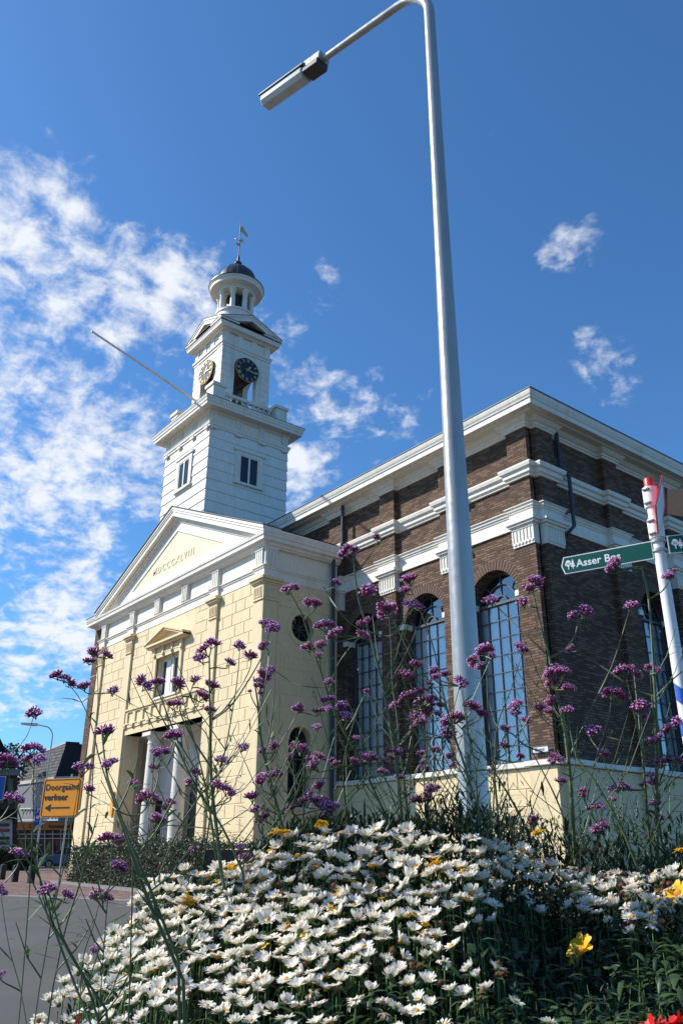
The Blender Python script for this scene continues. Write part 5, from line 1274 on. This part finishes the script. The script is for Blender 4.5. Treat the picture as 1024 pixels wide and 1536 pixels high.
# ================================================================ VERBENA
def head_mesh(seed, n=38):
    r_ = random.Random(seed); mul_ = Multi(); fl_ = MB(); f2 = MB(); cal = MB(); st_ = MB()
    lob = [Vector((0, 0, .06))]+[Vector((math.cos(a)*.24, math.sin(a)*.24, r_.uniform(-.12, .08))) for a in [r_.random()*6.28+k*2.1 for k in range(r_.choice((2, 3, 3)))]]
    for lc in lob:
        R0 = r_.uniform(.22, .27) if lc is not lob[0] else r_.uniform(.25, .3); base = lc*.25+Vector((0, 0, -.36))
        st_.tube([Vector((0, 0, -.5)), base, lc+Vector((0, 0, -.16))], [.022, .022, .03], 5, cap=False)
        k = int(n*.42)
        for i in range(k):
            t = (i+.5)/k; el = math.radians(90-math.sqrt(t)*112); a = i*2.39996+r_.uniform(-.25, .25)
            d = Vector((math.cos(a)*math.cos(el), math.sin(a)*math.cos(el), math.sin(el)*.85)); p = lc+d*R0*r_.uniform(.82, 1.15)
            c0 = lc+Vector((0, 0, -.17)); cal.tube([c0.lerp(p, .15), c0.lerp(p, .55), c0.lerp(p, .97)], [.018, .034, .026], 4, cap=False)
            nn_ = ((p-c0).normalized()+Vector((r_.gauss(0, .3), r_.gauss(0, .3), .25))).normalized(); b = nn_.orthogonal().normalized(); c_ = nn_.cross(b); s_ = .072*r_.uniform(.65, 1.25); a1 = r_.random()*6; vs = [p-nn_*.012]
            for j in range(10):
                r2 = s_*(1.0 if j % 2 == 0 else .42); an = a1+2*PI*j/10; vs.append(p+(b*math.cos(an)+c_*math.sin(an))*r2+nn_*(.012 if j % 2 == 0 else 0))
            if r_.random() < .85: (fl_ if (el > .15 or r_.random() < .4) else f2).add(vs, [(0, 1+j, 1+(j+1) % 10) for j in range(10)])  # upper florets mostly paler as a highlight put into the colour, lower ones deeper
    mul_.put(fl_, 'floret'); mul_.put(f2, 'floret2'); mul_.put(cal, 'calyx'); mul_.put(st_, 'stem'); return mul_.mesh('flower_head', smooth=False)
HEADS = [head_mesh(50+i, 34+i*3) for i in range(6)]
# plants: id: (depth, base width px, label, stem in photo pixels from top to bottom)
PL = {
 'a': (1.45, 7, 'tall verbena with thick pale stem crossing the leftmost church window', [(530, 829), (532, 859), (538, 900), (552, 946), (564, 988), (576, 1040), (585, 1087), (592, 1134), (598, 1181), (602, 1225), (606, 1290)]),
 'c': (1.5, 6, 'verbena leaning left over the round window of the portico side', [(436, 890), (453, 923), (470, 976), (488, 1029), (503, 1072), (523, 1111), (541, 1143), (564, 1193), (582, 1234), (598, 1290)]),
 'd': (1.5, 5, 'verbena crossing the middle church window beside the lamp pole', [(614, 880), (634, 926), (649, 970), (658, 1011), (667, 1052), (680, 1100), (700, 1160), (715, 1220), (722, 1290)]),
 'e': (1.6, 4.5, 'slim verbena before the brick pier between two windows', [(583, 922), (586, 964), (588, 1023), (595, 1075), (599, 1122), (605, 1166), (612, 1230), (615, 1290)]),
 'g': (1.4, 8, 'sturdy verbena in front of the dark hall corner', [(799, 888), (810, 936), (823, 985), (826, 1005), (838, 1055), (847, 1100), (853, 1150), (857, 1200), (862, 1300)]),
 'i': (1.45, 8, 'tall verbena with bare broken tip beside the striped post', [(961, 850), (971, 892), (977, 958), (982, 1045), (984, 1114), (984, 1196), (985, 1290)]),
 'j': (1.5, 5.5, 'verbena with broad heads before the dark side wall', [(938, 1015), (951, 1072), (962, 1127), (968, 1196), (976, 1290)]),
 'n': (1.3, 6, 'dark leaning verbena crossing the shaded plinth', [(853, 1086), (864, 1135), (889, 1168), (913, 1209), (935, 1250), (955, 1300)]),
 'p': (1.3, 8, 'upright verbena rising before the portico columns', [(314, 985), (315, 1055), (316, 1118), (318, 1181), (325, 1244), (331, 1299), (340, 1360)]),
 'q': (1.4, 7, 'verbena standing against the shaded portico corner', [(380, 1015), (386, 1050), (390, 1097), (398, 1143), (419, 1223), (436, 1290)]),
 'r': (1.35, 5, 'long verbena slanting across the entrance from upper left', [(215, 1028), (243, 1076), (268, 1126), (297, 1185), (335, 1244), (365, 1310)]),
 's': (1.45, 4, 'thin verbena before the right portico column', [(270, 1030), (285, 1089), (302, 1152), (312, 1200), (325, 1290)]),
 'u': (1.5, 4, 'thin verbena before the facade right of the entrance', [(360, 970), (354, 1034), (335, 1139), (322, 1181), (305, 1300)]),
 'w': (1.3, 4, 'pale verbena stalk slanting the other way across the entrance', [(362, 1124), (337, 1153), (310, 1181), (268, 1244), (240, 1310)]),
 'S1': (1.02, 12, 'thickest dark verbena stem at left of the daisy bank', [(153, 1098), (158, 1143), (165, 1180), (185, 1240), (215, 1330), (240, 1390), (275, 1470)]),
 'S1b': (1.0, 10, 'second thick verbena stem close beside the thickest one', [(158, 1148), (163, 1170), (195, 1262), (222, 1325), (250, 1395), (268, 1440)]),
 'S2': (1.15, 5, 'verbena with three heads against the sky, far left of the facade', [(101, 1024), (118, 1045), (132, 1073), (142, 1105), (150, 1140), (170, 1200), (200, 1290)]),
 'S3': (1.3, 5.5, 'verbena rising by the left corner of the cream facade', [(146, 985), (147, 1060), (141, 1140), (136, 1213), (127, 1300), (100, 1388), (80, 1480)]),
 'S4': (1.1, 8, 'verbena with pale stem before the far houses', [(11, 1148), (25, 1208), (48, 1276), (66, 1337), (84, 1398), (110, 1470), (140, 1545)]),
 'S5': (1.05, 8, 'dark verbena entering low from the left edge', [(-6, 1235), (43, 1312), (70, 1369), (84, 1394), (120, 1455), (160, 1515)]),
 'S7': (1.4, 4, 'thin verbena topped by two heads beside the far lamp', [(52, 1134), (51, 1180), (50, 1240), (47, 1300), (40, 1400), (30, 1520)]),
 'S8': (1.35, 4, 'thin verbena before the orange sign', [(122, 1158), (112, 1215), (98, 1290), (80, 1370), (60, 1480)]),
 'k1': (1.2, 3.6, 'small verbena over the hedge, right of the orange sign', [(168, 1262), (166, 1310), (160, 1370), (152, 1480)]),
 'k2': (1.25, 4, 'small verbena over the road below the hedge', [(152, 1345), (140, 1390), (125, 1440), (118, 1540)]),
 'k3': (1.0, 9, 'short thick verbena stem over the road at left', [(73, 1338), (85, 1375), (96, 1410), (130, 1475), (150, 1540)]),
 'k4': (1.1, 4, 'verbena at the lower left edge over the asphalt', [(0, 1330), (14, 1420), (30, 1480), (42, 1545)]),
 'm1': (1.4, 4, 'verbena before the lower lamp pole with a flat head', [(691, 1030), (700, 1090), (712, 1150), (716, 1230), (720, 1290)]),
 'm2': (1.45, 5, 'verbena before the right church window, heads beside the pole', [(729, 985), (732, 1070), (740, 1155), (747, 1230), (752, 1290)]),
 'm3': (1.5, 3.5, 'thin verbena leaning across the right church window', [(782, 981), (766, 1033), (745, 1090), (742, 1160), (735, 1290)]),
 'm4': (1.4, 5, 'verbena slanting right before the sunlit plinth', [(684, 1085), (717, 1122), (762, 1192), (788, 1243), (810, 1300)]),
 'm5': (1.5, 4, 'verbena with dark heads over the lamp pole base', [(672, 1108), (680, 1130), (695, 1165), (717, 1211), (724, 1290)]),
 'm6': (1.5, 4, 'verbena before the sunlit brick pier of the hall corner', [(773, 1068), (795, 1122), (830, 1190), (848, 1240), (856, 1300)]),
 'm7': (1.5, 4, 'verbena with wide head low against the portico side', [(488, 1214), (486, 1250), (480, 1300)]),
 'm8': (1.55, 5, 'verbena before the small arched window of the portico', [(456, 1130), (456, 1170), (455, 1230), (458, 1290)]),
 'm9': (1.45, 4, 'verbena leaning right from the portico corner', [(520, 1070), (490, 1110), (462, 1165), (425, 1215), (400, 1265), (385, 1310)]),
 'x1': (1.55, 4, 'verbena before the shaded window, leaning left', [(548, 1040), (530, 1085), (515, 1150), (520, 1220), (530, 1290)]),
 'x2': (1.6, 4, 'verbena before the lower middle window', [(636, 1062), (640, 1110), (636, 1170), (640, 1230), (650, 1290)]),
 'x3': (1.5, 5, 'verbena at the lower right edge before the side plinth', [(1004, 1096), (996, 1150), (985, 1190), (990, 1250), (1000, 1300)]),
 'x4': (1.55, 4, 'small verbena in the shade right of the corner plinth', [(900, 1240), (898, 1270), (894, 1310)]),
 'x5': (1.5, 4, 'verbena with wide head in the shade before the side plinth', [(930, 1184), (934, 1220), (925, 1260), (915, 1310)]),
}
BR = [('a', [(566, 812), (556, 832), (533, 860)]), ('a', [(504, 873), (520, 864), (533, 862)]), ('a', [(617, 935), (623, 947), (605, 988), (590, 1015), (577, 1043)]), ('a', [(620, 912), (606, 932), (587, 953), (568, 952), (553, 948)]),
      ('c', [(412, 1006), (444, 1026), (470, 1031), (487, 1031)]), ('c', [(545, 955), (530, 965), (505, 1000), (493, 1040)]), ('c', [(485, 880), (500, 905), (520, 930), (540, 945)]),
      ('h', []), ('g', [(943, 916), (919, 993), (891, 1053), (869, 1100), (856, 1130)]), ('g', [(867, 928), (861, 955), (845, 975), (825, 986)]), ('g', [(738, 903), (775, 940), (822, 984)]), ('g', [(784, 905), (795, 910), (806, 912)]),
      ('g', [(736, 1155), (760, 1100), (790, 1120), (850, 1140)]), ('i', [(1005, 866), (994, 885), (975, 898)]), ('i', [(864, 977), (913, 1007), (950, 1033), (981, 1045)]), ('i', [(1030, 1000), (1005, 1022), (983, 1045)]),
      ('i', [(975, 1012), (978, 1060), (982, 1080)]), ('j', [(893, 1098), (920, 1108), (955, 1114)]), ('j', [(961, 1072), (962, 1100), (965, 1130)]), ('j', [(916, 1046), (912, 1075), (890, 1150), (880, 1200)]),
      ('n', [(833, 1035), (840, 1070), (853, 1095)]), ('r', [(170, 1040), (205, 1060), (240, 1078), (266, 1086), (274, 1120)]), ('r', [(236, 1028), (255, 1060), (300, 1090), (314, 1110)]),
      ('p', [(377, 985), (372, 1010), (341, 1059), (318, 1078)]), ('p', [(404, 945), (395, 980), (370, 1025), (345, 1060), (319, 1080)]), ('p', [(291, 1024), (280, 1052), (270, 1065), (290, 1110), (316, 1150)]),
      ('S1', [(131, 1190), (160, 1205), (190, 1222), (214, 1218), (234, 1180), (240, 1132)]), ('S1', [(230, 1150), (250, 1150), (262, 1118), (261, 1106)]), ('S4', [(51, 1074), (40, 1105), (18, 1130)]), ('S4', [(53, 1145), (45, 1180), (24, 1200)]),
      ('r', [(226, 1205), (222, 1218), (232, 1235), (290, 1240), (333, 1246)]), ('q', [(417, 1124), (410, 1140), (398, 1148)]), ('q', [(448, 1066), (430, 1100), (405, 1140)]), ('q', [(402, 975), (402, 1000), (388, 1080)]),
      ('m4', [(831, 1137), (815, 1170), (790, 1235)]), ('m9', [(530, 1143), (500, 1165), (465, 1168)]), ('x3', [(1014, 1142), (1005, 1165), (988, 1200)]), ('x3', [(976, 1170), (980, 1190), (988, 1215)]), ('x3', [(1040, 1150), (1010, 1170), (992, 1190)])]
BR = [b for b in BR if b[0] in PL]
HD = [(566,807,20),(517,826,32),(530,827,24),(428,884,30),(440,880,22),(504,873,22),(462,906,28),(474,904,24),(554,888,42),(612,868,34),(611,884,26),(579,914,40),(614,905,30),(627,908,28),(545,936,24),(545,952,28),(552,930,16),(485,937,36),(500,950,34),(463,970,28),(484,967,26),(480,982,18),
 (404,937,34),(392,934,22),(416,941,22),(398,967,28),(396,965,20),(307,972,34),(318,963,34),(304,986,32),(360,967,26),(373,981,34),(343,992,28),(144,977,30),(134,991,24),(161,981,26),(96,1016,26),(107,1022,28),(84,1011,26),(126,1028,26),(213,1018,32),(220,1029,30),(236,1022,28),(167,1036,26),(270,1028,36),(262,1055,30),(291,1018,26),(322,1028,36),(307,1043,32),(409,1004,26),(396,1014,32),(388,1020,20),(390,1029,28),(393,1039,16),(375,1036,12),(344,1058,12),(315,1063,26),(448,1062,24),(153,1097,44),(260,1102,36),(126,1150,38),(164,1144,34),(131,1183,26),(202,1174,24),(232,1128,30),(244,1125,28),(230,1150,24),(362,1120,26),(396,1124,22),(415,1121,26),(295,1157,24),(287,1171,24),(333,1139,34),(326,1176,32),(338,1182,30),(347,1190,26),(377,1193,32),(220,1195,34),(232,1198,30),(209,1202,20),(255,1202,26),(253,1211,24),(237,1228,34),(390,1170,34),(401,1163,28),(414,1161,30),(386,1214,30),(392,1224,30),(388,1233,24),
 (455,1124,32),(438,1120,20),(437,1133,20),(465,1138,26),(480,1134,26),(473,1146,32),(503,1145,20),(495,1141,18),(491,1049,28),(478,1065,26),(493,1062,26),(511,1060,32),(520,1073,28),(476,1090,24),(495,1023,22),(476,1179,32),(465,1190,26),(454,1200,24),(472,1200,26),(437,1212,24),(482,1206,34),(494,1210,36),(504,1208,22),(488,1226,26),(163,1256,36),(180,1259,34),(291,1273,22),(176,1297,32),(183,1303,28),(360,1271,24),(365,1284,26),(398,1273,22),
 (621,996,32),(604,1010,28),(614,1014,24),(653,1005,28),(671,1011,26),(655,1016,22),(643,1025,20),(689,1022,32),(698,1024,24),(609,1043,34),(631,1035,24),(590,1057,26),(596,1062,18),(628,1054,34),(640,1049,34),(649,1046,24),(662,1058,22),(641,1072,36),(622,1076,32),(630,1082,26),(659,1072,24),(620,1090,22),(672,1079,38),(685,1073,36),(671,1103,38),(653,1124,24),(678,1133,26),(680,1146,20),(530,1143,24),(546,1135,30),(558,1134,28),(573,1140,22),(574,1157,26),(592,1126,28),(585,1135,20),(630,1130,22),(634,1153,26),(633,1144,18),(602,1166,24),(535,1106,18),(646,1183,32),(655,1180,22),(642,1193,22),(628,1198,32),(640,1199,22),(691,1213,24),(645,1217,18),(548,1037,16),
 (736,899,30),(802,868,30),(808,876,28),(790,882,32),(780,904,28),(722,974,32),(734,972,30),(736,983,20),(712,990,32),(720,998,24),(704,988,18),(779,971,28),(786,974,20),(706,1056,32),(716,1060,30),(722,1069,24),(770,1058,30),(779,1055,26),(772,1068,22),(786,1080,26),(759,1092,26),(760,1119,26),(779,1133,20),(822,1013,34),(834,1004,36),(844,1006,30),(826,1022,30),(852,1032,28),(856,1029,20),(813,1061,30),(829,1050,30),(824,1066,22),(850,1064,26),(854,973,18),(736,1155,20),(841,1170,24),(834,1138,28),(829,1141,22),(842,1139,20),(803,1228,32),(771,1230,24),(801,1236,22),
 (862,920,30),(872,921,26),(880,914,28),(943,909,32),(1006,859,32),(1000,863,22),(919,842,26),(915,850,26),(924,847,20),(916,996,14),(932,1003,32),(943,1004,26),(924,1010,22),(955,1014,28),(914,1037,32),(927,1038,30),(936,1046,26),(954,1061,34),(966,1060,34),(961,1070,26),(974,1002,20),(984,1004,20),(889,1094,30),(884,1100,20),(1002,1092,32),(1014,1084,30),(978,1111,26),(986,1105,22),(904,1130,28),(990,1141,26),(1003,1137,28),(1014,1140,26),(976,1162,22),(978,1170,20),(964,1177,18),(973,1174,20),(924,1179,32),(935,1179,28),(873,1185,22),(877,1193,22),(979,1206,28),(977,1218,18),(916,1198,18),(886,1212,26),(893,1209,20),(902,1209,20),(986,1226,22),(900,1240,34),(895,1247,26),(907,1234,20),
 (51,1067,36),(46,1121,34),(58,1122,32),(46,1138,32),(60,1139,36),(4,1137,34),(18,1140,36),(-2,1150,30),(15,1195,32),(30,1199,32),(30,1280,34),(72,1330,36),(105,1344,32),(147,1339,32),(160,1343,30),(0,1330,28),(146,1423,24),(1,1461,22),(4,1336,24)]
def smooth_px(pts, n=6):
    out = []
    P = [pts[0]]+list(pts)+[pts[-1]]
    for i in range(1, len(P)-2):
        for k_ in range(n):
            t = k_/n; p0, p1, p2, p3 = P[i-1], P[i], P[i+1], P[i+2]
            out.append(tuple(.5*((2*p1[j])+(-p0[j]+p2[j])*t+(2*p0[j]-5*p1[j]+4*p2[j]-p3[j])*t*t+(-p0[j]+3*p1[j]-3*p2[j]+p3[j])*t**3) for j in (0, 1)))
    out.append(tuple(pts[-1])); return out
lines = []          # (plant, smoothed pixel points, is main)
NEAR = ('S1', 'S1b', 'S2', 'S3', 'S4', 'S5', 'S7', 'S8', 'k1', 'k2', 'k3', 'k4')
for k_ in list(PL):
    dep, w, lb, pts = PL[k_]
    if k_ not in NEAR: dep = {'p': 1.75, 'r': 1.8, 'w': 1.8, 's': 1.9}.get(k_, (1.98+(dep-1.4)*.5) if pts[-1][0] < 735 else (2.45+(dep-1.4)*.5))
    PL[k_] = (dep, w*(.42 if k_ in NEAR else .68), lb, pts)
for k_, (dep, w, lb, pts) in PL.items(): lines.append([k_, smooth_px(pts), True])
for k_, pts in BR: lines.append([k_, smooth_px(pts), False])
assign = {k_: [] for k_ in PL}
for (hx, hy, hs2) in HD:
    best = None
    for li, (k_, pts, main) in enumerate(lines):
        for i, (x, y) in enumerate(pts):
            dx, dy = x-hx, y-hy
            end = i < 3
            if dy < (2 if end else 24): continue
            if abs(dx) > dy*1.6+6 and not end: continue
            c_ = math.hypot(dx*1.15, dy)*(1 if not end else .45)
            if best is None or c_ < best[0]: best = (c_, li, i)
    if best is None: continue
    assign[lines[best[1]][0]].append((hx, hy, hs2, best[1], best[2]))
rv = random.Random(11)
for k_, (dep, w, lb, spts) in PL.items():
    st = MB(); lf = MB()
    wob = rv.random()*6
    def P3(x, y, dd=0.): return at_r(x, y, dep+.03*math.sin(wob+y*.012)+dd)
    main = smooth_px(spts); bx, by = main[-1]
    p3 = [P3(x, y) for x, y in main]; foot = p3[-1].copy(); ddir = (p3[-1]-p3[-5]).normalized()
    z_end = .22
    if foot.z > z_end+.02:
        k2 = 4
        for j in range(1, k2+1):
            t = j/k2; p3.append(Vector((foot.x+ddir.x*.08*t, foot.y+ddir.y*.08*t, foot.z+(z_end-foot.z)*t)))
    base_r = w/2/FPX*(dep*.95); nP = len(p3)
    st.tube(p3, [base_r*(.42+.58*min(1, (i/(nP*.55)))) for i in range(nP)], 6)
    for (kk, pts, mn) in lines:
        if kk != k_ or mn: continue
        q3 = [P3(x, y, .03*math.sin(i*.5)*(1-i/len(pts))) for i, (x, y) in enumerate(pts)]
        st.tube(q3, [base_r*(.3+.25*i/len(q3)) for i in range(len(q3))], 5)
    root_loc = p3[-1]
    t = thing('verbena_plant', lb, 'flowering plant', tuple(root_loc), 'verbena plants in the flower bed')
    hn = 0
    for (hx, hy, s_, li, ii) in assign[k_]:
        pts = lines[li][1]; ax_, ay_ = pts[ii]; dd = rv.uniform(-.035, .035)
        hp3 = P3(hx, hy, dd); ax = (hp3-Vector((0, 0, CAMH))).dot(FX); sz = s_/FPX*ax*.93
        nk = P3(hx+rv.uniform(-1, 1), hy+s_*.28, dd); a3 = P3(ax_, ay_); 
        j = max(ii-3, 0); tdx, tdy = pts[j][0]-ax_, pts[j][1]-ay_; ln = math.hypot(hx-ax_, hy-ay_)
        if j != ii: tl = math.hypot(tdx, tdy) or 1; tdx, tdy = tdx/tl*ln*.25, tdy/tl*ln*.25
        else: tdx = tdy = 0
        sd = (1 if hx > ax_ else -1)
        c1 = P3(ax_+tdx*.5+(hx-ax_)*.42, ay_+tdy*.5+(hy-ay_)*.18, dd*.4); c2 = P3(hx-(hx-ax_)*.10, hy+s_*.3+ln*.22, dd*.9)
        if ln < 26: c1 = a3.lerp(nk, .33); c2 = a3.lerp(nk, .66)
        cv = []
        for q in range(9):
            u = q/8; cv.append(a3*(1-u)**3+c1*3*u*(1-u)**2+c2*3*u*u*(1-u)+nk*u**3)
        st.tube(cv, [(.0013-.0005*q/8)*dep/1.45 for q in range(9)], 5)
        upv_ = (cv[-1]-cv[-3]).normalized()*.6+Vector((rv.gauss(0, .22), rv.gauss(0, .22), 1.0)); qd = upv_.normalized().to_track_quat('Z', 'Y')
        Mx = Matrix.Translation(hp3-root_loc) @ qd.to_matrix().to_4x4() @ Matrix.Rotation(rv.random()*6.28, 4, 'Z') @ Matrix.Diagonal((sz, sz, sz*rv.uniform(.75, .95), 1))
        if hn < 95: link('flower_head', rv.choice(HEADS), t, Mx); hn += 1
    # leaves in opposite pairs at the nodes, more of them low down
    for i in range(3, nP-1, 5):
        if rv.random() < .35: continue
        p = p3[i]; a = rv.random()*6.28
        for s_ in (0, PI):
            if rv.random() < .3: continue
            dr = Vector((math.cos(a+s_), math.sin(a+s_), rv.uniform(.1, .9))).normalized()
            blade(lf, p, dr, rv.uniform(.02, .045)*(1+.8*i/nP), rv.uniform(.0012, .0028)*(1+.6*i/nP), rv.uniform(-.1, .5))
    # side twigs low on the plant
    for i in range(int(nP*.4), nP-2, 1 if k_ not in NEAR else 3):
        if rv.random() < (.55 if k_ not in NEAR else .75): continue
        p = p3[i]; a = rv.random()*6.28; L_ = rv.uniform(.06, .24) if k_ not in NEAR else rv.uniform(.03, .08); d1 = Vector((math.cos(a)*.7, math.sin(a)*.7, rv.uniform(.35, 1.0)))
        e_p = p+d1*L_+Vector((0, 0, L_*.25)); st.tube([p, p+d1*L_*.5, e_p], [.0013, .0011, .0007], 4)
        for _ in range(4):
            dr = Vector((rv.gauss(0, .6), rv.gauss(0, .6), rv.uniform(.1, .8))).normalized(); blade(lf, p+d1*L_*rv.uniform(.1, .95), dr, rv.uniform(.02, .055), rv.uniform(.0014, .0032), .3)
    st.build('stem', M_['stem'], t, fix=False, smooth=True)
    if lf.v: lf.build('leaves', M_['vleaf'], t, fix=False, smooth=True)
